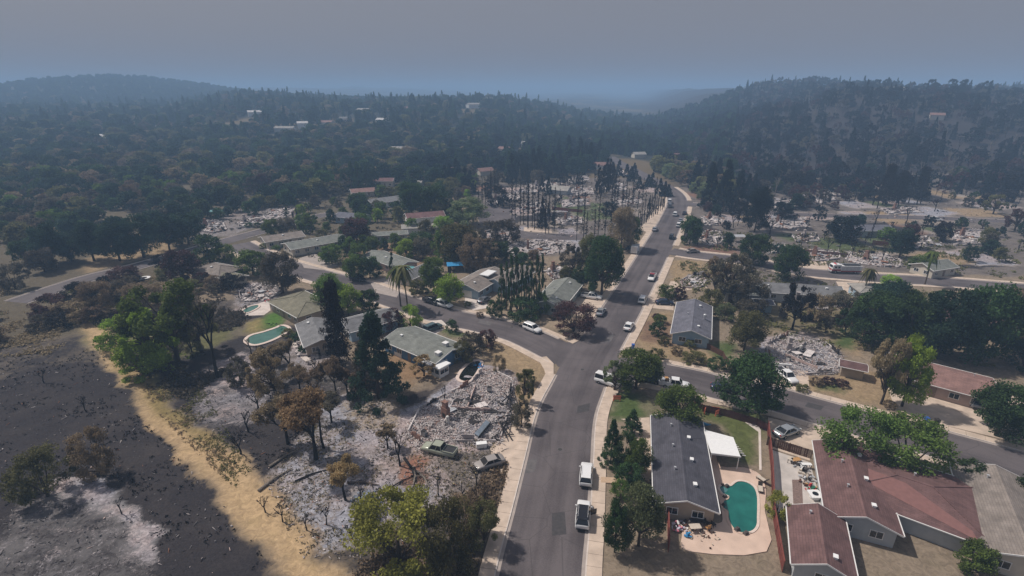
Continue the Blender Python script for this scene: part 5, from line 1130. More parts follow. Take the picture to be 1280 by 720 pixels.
def burnt_house(px, label, n=260, smin=.15, smax=1.1, slab=True, chim=1, walls=4, wts=(.30, .26, .16, .16, .05, .07), seed=1, hg=.5, group=None):
    poly = PP(px); c = np.mean(poly, axis=0); z = float(H(*c)); e = empty('burnt_house', (c[0], c[1], z), 0, label, 'burnt house', group); q = [(a-c[0], b-c[1]) for a, b in poly]
    rg = np.random.default_rng(seed); rr = random.Random(seed)
    if slab: obj('foundation', MB().prism([(a*.93, b*.93) for a, b in q], -.3, .16).mesh('foundation', RUB[1]), e)
    obj('rubble', scatter(q, n, smin, smax, rg, wts, z=.12, hg=hg), e, kind='stuff')
    for k in range(walls):
        a = rr.randrange(len(q)); A = Vector(q[a])*.9; B = Vector(q[(a+1) % len(q)])*.9; t = rr.random()*.6; L_ = min((B-A).length*.4, rr.uniform(2, 5)); m_ = A+(B-A)*(t+.15); an = math.atan2(B.y-A.y, B.x-A.x)
        mb = MB(); x_ = -L_/2
        while x_ < L_/2: w_ = rr.uniform(.3, .8); h_ = rr.uniform(.3, 1.3); mb.box((x_+w_/2, 0, h_/2), (w_, .18, h_)); x_ += w_+.003
        obj('wall_remnant', mb.mesh('wall_remnant', rr.choice([RUB[0], RUB[1], RUB[3], BRICK])), e, (m_.x, m_.y, .1), an)
    nq = len(q)
    for k in range(nq):
        A = Vector(q[k])*.93; B = Vector(q[(k+1) % nq])*.93; L_ = (B-A).length
        if L_ < 2.5 or rr.random() < .2: continue
        m_ = (A+B)/2; obj('foundation_wall', MB().box((0, 0, .14), (L_*rr.uniform(.6, .95), .22, .5)).mesh('foundation_wall', rr.choice([RUB[0], RUB[1]])), e, (m_.x, m_.y, .1), math.atan2(B.y-A.y, B.x-A.x))
    for k in range(3 if n > 1000 else 1):
        t = math.atan2(q[1][1]-q[0][1], q[1][0]-q[0][0])+(math.pi/2 if k % 2 else 0); sp_ = min(abs(q[0][0]), abs(q[0][1]), 6); mb = MB(); x_ = -3.5
        while x_ < 3.5: w_ = rr.uniform(.4, 1.2); mb.box((x_+w_/2, 0, .3), (w_-.004, .16, rr.uniform(.35, .9))); x_ += w_
        obj('inner_wall', mb.mesh('inner_wall', rr.choice([RUB[0], RUB[5], RUB[1]])), e, (rr.uniform(-sp_, sp_)*.7, rr.uniform(-sp_, sp_)*.7, .15), t)
    for k in range(int(3+n/1500)):
        a_, b_ = rr.uniform(-.55, .55), rr.randrange(nq); c_ = Vector(q[b_])*abs(a_); blob = [(c_.x+math.cos(t)*rr.uniform(.5, 1.6), c_.y+math.sin(t)*rr.uniform(.4, 1.2)) for t in np.arange(0, 6.2, .7)]
        obj('ash_pit', MB().prism(blob, .1, .26+.012*k).mesh('ash_pit', RUB[3]), e)
    for k in range(chim):
        t = rr.random()*6.28; mb = MB().box((0, 0, 1.1), (1.5, .9, 2.2)).box((0, 0, 2.7), (.9, .7, 1.2)).box((0, 0, 3.33), (1.05, .85, .12)).box((0, -.46, .7), (.8, .06, .8), mi=1)
        obj('chimney', mb.mesh('chimney', [rr.choice([BRICK, RUB[1]]), RUB[3]]), e, (q[0][0]*.35+rr.uniform(-1, 1), q[0][1]*.35, .1), t)
    for k in range(2):
        mb = MB(); L_ = rr.uniform(2, 4); [mb.box((i_*.45, rr.uniform(-.03, .03), .03*(i_ % 2)), (.42, 1.6, .03), ry=rr.uniform(-.3, .3)) for i_ in range(int(L_/.45))]
        obj('bent_sheet', mb.mesh('bent_sheet', rr.choice([METAL, RUB[0], RUB[4]])), e, (q[1][0]*rr.uniform(-.5, .5), q[1][1]*rr.uniform(-.5, .5), .6), rr.random()*6.28)
    return e
b1 = burnt_house([(503, 545), (520, 512), (560, 490), (588, 478), (603, 462), (622, 462), (646, 474), (638, 520), (628, 556), (600, 556), (560, 556), (530, 568)], 'large burnt out house of pale rubble below the black oval pool', 11000, .03, .26, False, 1, 9, (.54, .18, .07, .08, .02, .11), 3, .25)
b2 = burnt_house([(953, 430), (984, 416), (1034, 428), (1055, 446), (1048, 468), (1000, 471), (960, 458)], 'burnt out house of pale rubble opposite the side street driveway', 6500, .03, .24, False, 1, 9, (.54, .18, .07, .08, .02, .11), 5, .18)
x, y = P(974, 461); simple('white_slab_wall', 'white flat slab on the front of the burnt lot', 'wall', (x, y, 0), R(-8), [('wall', MB().box((0, 0, 1.0), (4.6, .3, .5)), WHITE), ('post', MB().box((-2, 0, .4), (.3, .3, .8)), WHITE), ('post', MB().box((2, 0, .4), (.3, .3, .8)), WHITE)])
# collapsed dark frames of the right wall of the large burnt lot
x, y = P(634, 522); mb = MB(); rr = random.Random(4)
for k in range(24): mb.box((rr.uniform(-1.3, 1.3), rr.uniform(-7, 6), rr.uniform(.2, 1.3)), (rr.uniform(.1, .2), rr.uniform(1.5, 5), .16), rr.uniform(-.5, .5), rx=rr.uniform(-.25, .25))
for k in range(14): mb.box((rr.uniform(-1.6, 1.6), rr.uniform(-7, 6), .35), (rr.uniform(.5, 1.8), .14, .14), rr.uniform(-.4, .4))
obj('collapsed_frame', mb.mesh('collapsed_frame', RUB[3]), None, (x, y, 0), R(-8), label='charred collapsed timber frame along the right side of the large burnt lot', category='ruin')
x, y = P(603, 540); o = simple('garage_door_sheet', 'blue grey folded metal door leaning in the large burnt lot', 'metal sheet', (x, y, .3), R(66), [('panel', MB().box((0, 0, .5), (4.4, .9, .12), rx=.35), mat('blue_grey_steel', (.26, .31, .36), .5, .2, metal=.3)), ('flange', MB().box((0, -.5, .3), (4.4, .1, .6), rx=.2), RUB[3])])
x, y = P(602, 559); simple('white_freezer', 'white chest lying beside the burnt car', 'freezer', (x, y, .05), R(10), [('body', MB().box((0, 0, .4), (1.7, .8, .75)), WHITE), ('lid', MB().box((0, 0, .82), (1.75, .85, .09)), WHITE)])
lots = [
 ([(296, 362), (318, 354), (345, 356), (353, 366), (336, 376), (300, 378)], 'small burnt out house below the grey green round tree', 600),
 ([(249, 281), (262, 276), (280, 278), (284, 288), (266, 292), (250, 290)], 'burnt house left in the back street lots', 260),
 ([(296, 278), (312, 272), (330, 270), (336, 276), (318, 284), (298, 286)], 'burnt house in the middle of the back street lots', 260),
 ([(330, 270), (345, 262), (368, 260), (372, 266), (352, 274), (334, 276)], 'burnt house beside the slim cypresses', 260),
 ([(625, 312), (650, 302), (685, 300), (722, 304), (715, 314), (680, 320), (640, 322)], 'long burnt house below the court street', 500),
 ([(693, 275), (708, 271), (728, 272), (728, 281), (700, 282)], 'burnt house with pale rubble above the court street', 220),
 ([(602, 290), (625, 286), (642, 292), (640, 306), (618, 312), (602, 306)], 'burnt house of pink rubble below the turning court', 320),
 ([(606, 252), (628, 246), (650, 240), (652, 248), (630, 256), (608, 258)], 'burnt house at the top of the turning court', 260),
 ([(652, 232), (680, 226), (700, 230), (696, 238), (665, 242)], 'burnt house left of the still standing pale roof', 220),
 ([(708, 222), (735, 219), (738, 226), (712, 230)], 'farthest burnt house left of the main street', 160), ([(712, 236), (740, 234), (744, 243), (716, 246)], 'burnt house right of the still standing pale roof', 200),
 ([(700, 250), (735, 248), (738, 257), (702, 260)], 'burnt house in the middle of the burnt block', 200), ([(748, 232), (780, 229), (786, 238), (752, 241)], 'burnt house near the far cypress stubs', 200),
 ([(650, 255), (680, 252), (684, 262), (654, 265)], 'burnt house beside the charred conifer', 200),
 ([(764, 248), (800, 246), (806, 254), (770, 258)], 'burnt house behind the row of cypress stubs', 200), ([(752, 214), (778, 212), (786, 219), (756, 222)], 'burnt house beside the farthest street bend', 140),
 ([(872, 300), (880, 288), (902, 290), (904, 303), (888, 308)], 'burnt house of pink rubble right of the dark verge tree', 300),
 ([(877, 272), (895, 268), (908, 274), (902, 282), (880, 282)], 'burnt house above the pink rubble house', 200),
 ([(849, 352), (862, 344), (880, 343), (884, 356), (872, 362), (852, 360)], 'pale collapsed roof below the dry grass plot', 300),
 ([(1002, 318), (1012, 311), (1050, 314), (1052, 324), (1020, 328), (1004, 325)], 'wide burnt house above the fire engine', 420),
 ([(1055, 325), (1060, 315), (1100, 317), (1126, 324), (1130, 334), (1100, 334), (1070, 330)], 'wide burnt house with fallen white roof right of the fire engine', 520),
 ([(957, 306), (980, 304), (984, 315), (960, 318)], 'small burnt house between the two dark green trees', 200),
 ([(955, 275), (985, 270), (1012, 274), (1012, 284), (985, 287), (958, 283)], 'burnt house right of the tall blackish tree', 300),
 ([(1034, 238), (1050, 232), (1078, 232), (1082, 242), (1060, 248), (1036, 246)], 'burnt house highest on the right at the foot of the burnt hill', 220),
 ([(960, 252), (1000, 248), (1010, 258), (965, 262)], 'burnt house beside the far cross street', 220), ([(1018, 246), (1034, 242), (1046, 250), (1022, 256)], 'burnt house left of the highest burnt house', 160),
 ([(1100, 262), (1140, 258), (1155, 266), (1110, 269)], 'burnt house under the charred conifers', 200), ([(1130, 300), (1160, 296), (1170, 308), (1135, 312)], 'burnt house near the slim palm', 220),
 ([(935, 240), (960, 236), (966, 246), (938, 250)], 'burnt house beside the black conifers', 160), ([(990, 296), (1020, 292), (1026, 302), (994, 304)], 'burnt house left of the blackish spreading tree', 200),
 ([(880, 246), (900, 243), (906, 252), (884, 256)], 'burnt house at the far bend right side', 150), ([(1188, 290), (1230, 288), (1240, 305), (1190, 308)], 'burnt house beyond the right edge', 200),
 ([(680, 338), (700, 332), (716, 336), (712, 346), (690, 350)], 'burnt garden ruin behind the grey green roof', 240),
 ([(370, 430), (395, 420), (410, 432), (400, 446), (372, 446)], 'littered patio below the kidney shaped pool', 260),
 ([(975, 378), (1010, 372), (1055, 378), (1040, 388), (985, 388)], 'burnt shed row below the long pale grey roof', 300)]
for k, (q, lb, n) in enumerate(lots): burnt_house(q, lb, int(n*1.5), .15, 1.0 if q[0][1] > 300 else 1.5, True, 1 if k % 3 else 0, 3, seed=20+k)

APP = mat('scorched_enamel', (.55, .53, .50), .5, .3, 4)
for px, py, a, kd, lb in [(560, 530, 20, 0, 'scorched white water heater standing in the large burnt lot'), (585, 505, 50, 1, 'burnt cooker in the middle of the large burnt lot'), (612, 490, -20, 1, 'burnt washing machine at the upper end of the large burnt lot'), (530, 545, 70, 1, 'burnt fridge lying at the left of the large burnt lot'), (1000, 440, 10, 0, 'scorched water heater in the middle of the burnt lot by the side street'), (985, 452, 40, 1, 'burnt cooker near the white slab of the burnt lot')]:
    x, y = P(px, py)
    if kd == 0: simple('water_heater', lb, 'water heater', (x, y, .2), R(a), [('tank', MB().tube([(0, 0, 0), (0, 0, 1.4), (0, 0, 1.5)], [.3, .3, .2], 12), APP), ('pipe', MB().tube([(.1, 0, 1.4), (.1, 0, 1.8), (.5, 0, 1.9)], [.03, .03, .03], 5), RUB[4])])
    else: simple('burnt_appliance', lb, 'appliance', (x, y, .2), R(a), [('body', MB().box((0, 0, .45), (.75, .7, .9)), APP), ('door', MB().box((.1, -.45, .25), (.7, .06, .7), rx=.7), RUB[2]), ('top', MB().box((0, 0, .93), (.78, .72, .06)), RUB[3])])
# street furniture and wear
IRON = mat('cast_iron', (.05, .047, .046), .7, .3, 8); TAR = mat('fresh_tar_patch', (.062, .058, .060), .9, .2, 2, detail=8); OIL = mat('worn_asphalt_patch', (.125, .115, .115), .9, .2, 1.5, detail=8)
for k, (px, py, lb) in enumerate([(700, 562, 'iron manhole cover in the nearest stretch of the main street'), (728, 462, 'iron manhole cover at the street junction'), (800, 345, 'iron manhole cover far up the main street'), (640, 409, 'iron manhole cover in the left side street'), (930, 489, 'iron manhole cover in the right side street')]):
    x, y = P(px, py); simple('manhole_cover', lb, 'manhole cover', (x, y, .035), 0, [('frame', MB().tube([(0, 0, 0), (0, 0, .012)], [.46, .46], 18), OIL), ('lid', MB().tube([(0, 0, .005), (0, 0, .018)], [.36, .36], 18), IRON)])
for q in [[(660, 575), (672, 573), (668, 590), (656, 592)], [(722, 508), (738, 504), (736, 514), (721, 517)], [(690, 642), (706, 640), (708, 668), (690, 670)], [(760, 420), (768, 418), (764, 427), (756, 428)], [(600, 400), (616, 403), (612, 407), (597, 404)], [(1010, 503), (1030, 508), (1026, 513), (1006, 508)]]:
    patch('road_patch', q, .047, TAR if q[0][0] % 4 else OIL, .02)
# ------------------------------------------------------------------ loose cover: litter, tufts, burnt brush
def stuff(name, me, label, cat='debris'): return obj(name, me, None, kind='stuff', label=label, category=cat)
rg = np.random.default_rng(11)
ashy = PP([(330, 600), (400, 520), (440, 480), (520, 520), (640, 560), (625, 640), (560, 650), (470, 700), (380, 700)])
stuff('ash_debris', scatter(ashy, 3600, .04, .26, rg, (.16, .26, .24, .24, .05, .05), z=.02, hg=.3, sticks=.16, sl=.6), 'ash pale fragments and charred sticks strewn over the burnt garden')
blk = PP([(-20, 470), (120, 455), (400, 520), (400, 640), (300, 672), (250, 760), (-40, 760)])
stuff('charred_litter', scatter(blk, 2200, .04, .24, rg, (.03, .10, .30, .50, .04, .03), z=.02, hg=.3, sticks=.2, sl=.5, skip=PP(track)), 'charred litter strewn over the black slope')
mid = PP([(596, 240), (820, 225), (815, 280), (690, 320), (600, 320)])
stuff('burnt_litter', scatter(mid, 1500, .15, .8, rg, (.16, .24, .22, .30, .05, .03), z=.05, hg=.5), 'burnt litter strewn across the left burnt block')
mid2 = PP([(865, 240), (1250, 232), (1260, 340), (1000, 335), (870, 310)])
stuff('burnt_litter', scatter(mid2, 2000, .15, .8, rg, (.16, .24, .22, .30, .05, .03), z=.05, hg=.5), 'burnt litter strewn across the right burnt blocks')
def tufts(poly, n, size, m, name, label, avoid=2.5, hz=.0, skip=()):
    pl_ = np.array(poly); lo, hi = pl_.min(0), pl_.max(0); p = lo+(hi-lo)*rg.random((n*3, 2)); p = p[inpoly(p[:, 0], p[:, 1], poly)]
    for q_ in skip: p = p[~inpoly(p[:, 0], p[:, 1], q_)]
    den = fbm(p[:, 0]/6+9, p[:, 1]/6+3, 3); p = p[(den > .42+.12*rg.random(len(p))) & (road_dist(p[:, 0], p[:, 1]) > avoid)][:n]
    c = np.repeat(p, 7, 0)+rg.normal(0, size*.5, (len(p)*7, 2)); h = np.abs(rg.normal(0, size*.5, len(c)))
    v, f = leaves(np.c_[c, h+H(c[:, 0], c[:, 1])+hz], np.full(len(c), size*.42), rg=rg); return stuff(name, mesh_np(name, v, f, [m]), label, 'brush')
tufts(PP([(-100, 380), (300, 372), (440, 470), (520, 640), (450, 720), (-200, 720)]), 3500, .30, LEAF['char'], 'burnt_brush', 'black burnt brush covering the lower left slope', skip=[PP(track), ashy, PP([(60, 600), (125, 595), (165, 620), (190, 655), (205, 690), (215, 760), (-60, 760), (0, 640)]), PP([(235, 470), (280, 455), (330, 470), (350, 520), (300, 540), (240, 520)])])
tufts(PP([(100, 385), (300, 372), (330, 440), (230, 500), (110, 420)]), 3800, .7, LEAF['grey'], 'scorched_brush', 'grey brown scorched brush beside the track')
tufts(PP([(-80, 360), (110, 352), (215, 345), (220, 395), (110, 440), (-60, 450)]), 5200, .55, LEAF['brown'], 'brown_thicket', 'brown scorched thicket above the dirt track')
tufts(PP([(40, 360), (215, 352), (200, 420), (110, 430)]), 1800, .5, LEAF['green'], 'green_thicket', 'green regrowth above the dirt track')
tufts(PP([(110, 400), (240, 400), (250, 480), (320, 600), (290, 610), (200, 500), (130, 440)]), 6500, .26, LEAF['olive'], 'green_weeds', 'green and tan weeds along the dirt track')
tufts(PP([(110, 395), (200, 400), (260, 430), (215, 470), (150, 440)]), 3500, .34, LEAF['bright'], 'green_brush', 'bright green brush under the cottonwoods')
tufts(PP([(140, 430), (170, 440), (260, 530), (300, 590), (280, 600), (200, 520)]), 3500, .26, LEAF['tan'], 'dry_weeds', 'dry tan weeds along the dirt track')
tufts(ashy, 1500, .24, LEAF['grey'], 'ash_scrub', 'greyish dead scrub rising from the ash')
tufts(ashy, 700, .26, LEAF['tan'], 'ash_scrub', 'tan dead scrub rising from the ash')
tufts(PP([(560, 640), (640, 560), (625, 672), (600, 740), (440, 740), (450, 680)]), 1500, .5, LEAF['brown'], 'dry_scrub', 'brown dry scrub at the bottom beside the lower pavement')
tufts(PP([(430, 330), (700, 400), (720, 350), (860, 260), (830, 225), (600, 225), (250, 230), (200, 330)]), 5200, .8, LEAF['grey'], 'garden_scrub', 'grey scrub between the gardens of the left blocks', 6)
tufts(PP([(790, 400), (1300, 470), (1300, 300), (860, 290)]), 4200, .75, LEAF['olive'], 'garden_scrub', 'olive scrub between the gardens of the right blocks', 5)
# small round shrubs in front gardens: individuals
k = 0
for px, py, tone, lb in [(672, 396, 'olive', 'by the street corner left of the plum tree'), (690, 399, 'grey', 'under the plum tree at the kerb'), (846, 442, 'tan', 'in the bed at the side street corner'), (830, 430, 'olive', 'at the upper part of the bare garden'), (1003, 489, 'olive', 'at the kerb below the burnt lot'), (1020, 481, 'brown', 'left in the dark hedge bed'), (1036, 480, 'maroon', 'middle of the dark hedge bed'), (1052, 483, 'maroon', 'right in the dark hedge bed'),
    (1112, 510, 'tan', 'at the foot of the yellow green tree'), (540, 372, 'olive', 'in the gravel front garden by the path'), (532, 366, 'dark', 'second in the gravel front garden'), (600, 396, 'brown', 'in the dry front garden below the driveway'), (585, 383, 'olive', 'in the dry garden beside the bright tree'), (820, 398, 'red' if 0 else 'maroon', 'in the terrace above the bare garden'),
    (345, 300, 'green', 'hedge left of the tan roof'), (330, 310, 'green', 'hedge circle lower left'), (345, 312, 'green', 'hedge circle bottom'), (358, 308, 'green', 'hedge circle right'), (312, 284, 'dark', 'first ball beside the slim cypresses lot'), (322, 284, 'dark', 'second ball beside the slim cypresses lot'), (382, 440, 'dark', 'upper dark in the littered patio'), (396, 428, 'dark', 'beside the grey roof at the patio'), (372, 424, 'dark', 'along the kidney pool right side'), (360, 420, 'olive', 'against the kidney pool coping'), (862, 434, 'olive', 'on the bank below the pale blue wall'), (956, 470, 'grey', 'right of the round street tree')]:
    tree('shrub', tone, px, py, py-6-(py > 400)*3, 10+(py > 400)*5, f'small {tone if tone not in ("grey",) else "greyish"} shrub '+lb)

def log(px, py, a, L_, r_, m, label):
    x, y = P(px, py); mb = MB().tube([(-L_/2, 0, r_), (0, .25, r_*1.2), (L_/2, -.1, r_)], [r_, r_*.8, r_*.35], 7)
    for k in range(4): t = rnd.uniform(-.3, .45)*L_; mb.tube([(t, .1, r_), (t+.7, rnd.choice((-1, 1))*rnd.uniform(.6, 1.6), r_+rnd.uniform(.1, .8))], [r_*.4, r_*.1], 5)
    obj('fallen_trunk', mb.mesh('fallen_trunk', m), None, (x, y, 0), R(a), label=label, category='fallen trunk')
for q_ in [(513, 588, -62, 6, .26, CHAR, 'black fallen trunk across the red soil patch'), (517, 597, -80, 4.5, .22, PALE, 'pale fallen trunk crossing the black one on the red soil patch'), (529, 600, -55, 4.5, .2, PALE, 'pale split trunk right of the red soil patch'), (505, 602, 40, 4, .12, CHAR, 'thin black branch left of the red soil patch'),
           (390, 595, 35, 5, .18, CHAR, 'charred log left of the small burnt tree'), (358, 572, 55, 6, .2, PALE, 'grey log between the track and the rust leaved tree'), (345, 600, 60, 6, .22, PALE, 'grey branching log at the track side'), (455, 606, -5, 5, .2, BARK, 'brown log above the blue grey rubble patch'), (538, 556, 45, 4, .15, CHAR, 'charred beam at the nose of the burnt pickup'), (300, 470, 20, 5, .2, CHAR, 'charred log on the bluish ash')]: log(*q_)
heap('blue_grey_rubble', 458, 628, 2.3, 70, [mat('blue_grey_ash', (.20, .23, .28), .95, .2, 3), RUB[2]], 'blue grey slate rubble in the ash at the bottom', hgt=.35, size=.5)
def repair_or_sunlit_patch(h, poly, W, eave, rise, m, par=None):
    pts = [(a, b, eave+rise*(1-abs(b)/(W/2))+.03) for a, b in poly]; obj('roof_patch', MB().slab(pts, .025).mesh('roof_patch', m), h)
repair_or_sunlit_patch(h1, [(5.2, -.7), (8.4, -.5), (9.4, -1.8), (8.6, -3.4), (5.4, -3.6), (4.6, -2)], 8.6, 2.7, 1.3, mat('new_dark_shingle', (.065, .064, .078), .92, .1, 2))
wg = [o for o in S.objects if o.parent == h2 and o.name.startswith('wing')][0]; repair_or_sunlit_patch(wg, [(-5.5, -.7), (-1, -1.0), (6.4, -5.3), (7.0, -6.6), (-5.0, -3.4)], 14, 2.7, 1.45, mat('fresh_red_shingle', (.215, .11, .10), .92, .1, 2))  # lighter red slab paints sunlight onto this wing's roof face
# ------------------------------------------------------------------ burnt poles and cypress stubs
ORD = 'first second third fourth fifth sixth seventh eighth ninth tenth eleventh twelfth thirteenth fourteenth fifteenth sixteenth seventeenth eighteenth nineteenth twentieth twenty-first twenty-second twenty-third twenty-fourth twenty-fifth twenty-sixth'.split()
def pole_row(px0, py0, px1, py1, n, hpx, kind, tone, wpx, lb, j=2):
    for k in range(n):
        k_ = k if px0 < px1 else n-1-k; od = ORD[k_]+' from the left, ' if n > 1 else ''
        t = k/max(1, n-1); px = px0+(px1-px0)*t+rnd.uniform(-j, j)*.5; py = py0+(py1-py0)*t+rnd.uniform(-j, j)
        tree(kind, tone, px, py, py-hpx*rnd.uniform(.75, 1.2), wpx, od+lb, group=lb)
pole_row(797, 286, 830, 262, 14, 30, 'cypress', 'char', 2.6, 'thin charred cypress stub in the row beside the main street', 1.5)
pole_row(764, 264, 800, 258, 12, 32, 'snag', 'char', 7, 'black burnt conifer in the cluster behind the cypress stubs', 5)
pole_row(746, 244, 768, 240, 9, 36, 'cypress', 'char', 7, 'black burnt cypress in the clump near the far street', 3)
pole_row(640, 278, 690, 292, 13, 52, 'snag', 'char', 10, 'tall charred conifer trunk in the left burnt block', 6)
pole_row(600, 262, 620, 250, 6, 34, 'snag', 'char', 7, 'charred trunk above the turning court', 4)
pole_row(720, 302, 762, 300, 7, 52, 'snag', 'char', 8, 'tall charred pole tree below the court street', 4)
pole_row(760, 215, 835, 245, 12, 20, 'conifer', 'deep', 11, 'dark conifer in the line left of the far main street', 6)
pole_row(864, 236, 930, 250, 12, 34, 'conifer', 'deep', 16, 'black conifer in the stand right of the far bend', 8)
pole_row(1090, 256, 1150, 252, 10, 36, 'snag', 'char', 12, 'charred conifer in the stand below the right burnt hill', 6)
pole_row(640, 250, 740, 250, 16, 22, 'bare', 'char', 14, 'small burnt garden tree in the left burnt block', 14)
pole_row(880, 300, 1160, 300, 26, 22, 'bare', 'char', 16, 'small burnt garden tree in the right burnt blocks', 26)
pole_row(556, 235, 590, 240, 6, 36, 'conifer', 'deep', 18, 'dark conifer in the stand left of the burnt trunks', 5)
pole_row(400, 236, 470, 236, 8, 32, 'conifer', 'dark', 18, 'pointed dark conifer in the row above the left gardens', 3)
pole_row(640, 222, 745, 208, 18, 34, 'conifer', 'deep', 18, 'dark conifer in the stand above the left burnt block', 9)
pole_row(700, 318, 740, 330, 5, 20, 'bare', 'char', 18, 'small burnt tree beside the long burnt house', 6)
pole_row(160, 640, 60, 480, 4, 24, 'bare', 'char', 22, 'small burnt bush on the black slope', 30)
pole_row(330, 640, 440, 660, 5, 30, 'bare', 'char', 26, 'small charred tree in the ash at the bottom', 14)
pole_row(455, 640, 600, 615, 7, 34, 'bare', 'char', 26, 'leaning charred branches in the ash above the scrub', 10)
pole_row(300, 560, 340, 480, 5, 40, 'bare', 'char', 34, 'charred bush tree beside the bluish ash', 12)
pole_row(340, 470, 440, 500, 6, 44, 'scorched', 'brown', 34, 'brown scorched tree between the ash and the patio', 12)

# ------------------------------------------------------------------ random fill of gardens and woods
TAKEN = [(o.location.x, o.location.y, 4.5 if o.name.startswith(('shrub', 'cypress', 'burnt_pole', 'bare')) else 5) for o in S.objects if o.parent is None and o.type == 'EMPTY']
HOUSES = [(o.location.x, o.location.y) for o in S.objects if o.name.startswith(('house', 'burnt_house', 'swimming'))]
TAKEN = np.array([t[:2] for t in TAKEN]); HOUSES = np.array(HOUSES)
LAND = [(o.location.x, o.location.y, o['label']) for o in S.objects if o.get('category') in ('house', 'burnt house', 'swimming pool', 'canopy', 'fire engine') and len(o['label'].split()) <= 7]
LX = np.array([l[:2] for l in LAND]); USED = {}
TW = dict(green='green', dark='dark green', bright='bright green', olive='olive', pale='pale green', yellow='yellow green', brown='brown', rust='rust brown', maroon='plum', grey='greyish', char='black', tan='tan', forest='dull green', deep='blackish')
def fill_label(k, tn, x, y, hh, h, lb):
    i = int(np.argmin(np.hypot(LX[:, 0]-x, LX[:, 1]-y))); dx, dy = x-LX[i, 0], y-LX[i, 1]
    side = ('right of' if dx > 0 else 'left of') if abs(dx) > abs(dy) else ('behind' if dy > 0 else 'below')
    size = 'tall' if hh > h[0]+.6*(h[1]-h[0]) else 'low' if hh < h[0]+.3*(h[1]-h[0]) else ''
    t = ' '.join(w_ for w_ in (size, TW[tn], 'bare' if k in ('bare', 'snag') else '', KW[k], side, 'the', LAND[i][2]) if w_)
    return t
def free(x, y, r_=4.5, rh_=11): return road_dist(np.array(x), np.array(y)) > 5.0 and np.min(np.hypot(TAKEN[:, 0]-x, TAKEN[:, 1]-y)) > r_ and np.min(np.hypot(HOUSES[:, 0]-x, HOUSES[:, 1]-y)) > rh_
def fill(px, n, kinds, tones, h, lb, r_=4.0, rh_=10, ww=(.75, 1.1)):
    global TAKEN
    poly = px; lo = np.min(px, axis=0); hi = np.max(px, axis=0); c = 0; tries = 0
    wpoly = [G(a, b)[:2] for a, b in px]; lo = np.min(wpoly, axis=0); hi = np.max(wpoly, axis=0)
    while c < n and tries < n*25:
        tries += 1; x = rnd.uniform(lo[0], hi[0]); y = rnd.uniform(lo[1], hi[1])
        if not inpoly(np.array([x]), np.array([y]), wpoly)[0] or not free(x, y, r_, rh_): continue
        hh = rnd.uniform(*h); k = rnd.choice(kinds); tn = rnd.choice(tones); wd = hh*rnd.uniform(*ww)*(.45 if k in ('conifer', 'ragged') else .16 if k == 'cypress' else .35 if k == 'snag' else 1)
        tree_at(k, tn, x, y, float(H(x, y))-.1, hh, wd, fill_label(k, tn, x, y, hh, h, lb), group=lb); TAKEN = np.vstack([TAKEN, (x, y)]); c += 1
fill([(107, 262), (235, 262), (330, 250), (400, 240), (440, 225), (107, 222), (-60, 222), (-60, 290), (107, 300)], 100, ['broad', 'broad', 'loose', 'shrub'], ['forest', 'dark', 'grey', 'maroon', 'green', 'brown', 'green'], (7, 12), 'dark tree in the wood above the left back street', 4.5, 12)
fill([(-120, 330), (100, 300), (100, 345), (-120, 420)], 14, ['broad', 'shrub'], ['forest', 'dark', 'grey'], (7, 11), 'dark tree beyond the left edge by the back street', 5, 10)
fill([(107, 352), (215, 330), (300, 345), (290, 372), (200, 405), (107, 405), (-60, 440), (-60, 400)], 34, ['shrub', 'shrub', 'loose'], ['grey', 'brown', 'maroon', 'olive', 'char'], (3, 6), 'scorched brown thicket below the back street', 3.5, 9, (1.0, 1.6))
fill([(300, 420), (470, 440), (470, 500), (380, 560), (290, 480)], 9, ['scorched', 'bare', 'shrub'], ['brown', 'olive', 'grey'], (3.5, 7), 'scorched thicket tree between the pools and the ash', 4, 8)
fill([(380, 262), (600, 225), (560, 300), (520, 330), (440, 345), (330, 300)], 80, ['broad', 'shrub', 'broad', 'loose'], ['dark', 'green', 'green', 'olive', 'grey', 'dark', 'bright'], (4, 8.5), 'garden tree among the left houses', 4, 9)
fill([(560, 325), (650, 322), (720, 345), (740, 380), (690, 345), (600, 330)], 10, ['broad', 'shrub'], ['dark', 'green', 'olive', 'brown'], (4, 8), 'garden tree behind the cypress row', 3.5, 8)
fill([(600, 225), (830, 225), (820, 280), (600, 322)], 44, ['bare', 'snag', 'loose', 'conifer', 'shrub'], ['char', 'grey', 'deep'], (5, 11), 'burnt tree in the left burnt block', 5, 8)
fill([(870, 225), (1300, 225), (1300, 335), (870, 315)], 120, ['bare', 'snag', 'loose', 'shrub', 'broad', 'broad'], ['char', 'grey', 'deep', 'forest', 'maroon', 'dark', 'olive'], (4, 10), 'burnt tree in the right burnt blocks', 5, 8)
fill([(850, 350), (930, 362), (1000, 372), (1300, 392), (1300, 470), (940, 405), (850, 385)], 26, ['broad', 'shrub', 'loose'], ['dark', 'grey', 'forest', 'olive', 'brown', 'green'], (4, 8.5), 'garden tree in the right middle blocks', 4.5, 8.5)
fill([(1180, 540), (1300, 540), (1300, 720), (1190, 720)], 5, ['broad', 'shrub'], ['dark', 'green'], (4, 7), 'garden tree beyond the brown roofed house', 5, 8)
same = {}
for o in S.objects:
    if o.get('group') and o.get('label'): same.setdefault(o['label'], []).append(o)
for lb, os_ in same.items():
    if len(os_) > 1:
        os_.sort(key=lambda o: o.location.x/o.location.y); core = lb.replace('tall ', '').replace('low ', '') if len(lb.split()) > 14 else lb
        for k, o in enumerate(os_): o['label'] = ('leftmost ' if k == 0 else 'rightmost ' if k == len(os_)-1 else ORD[k]+' leftmost ')+core
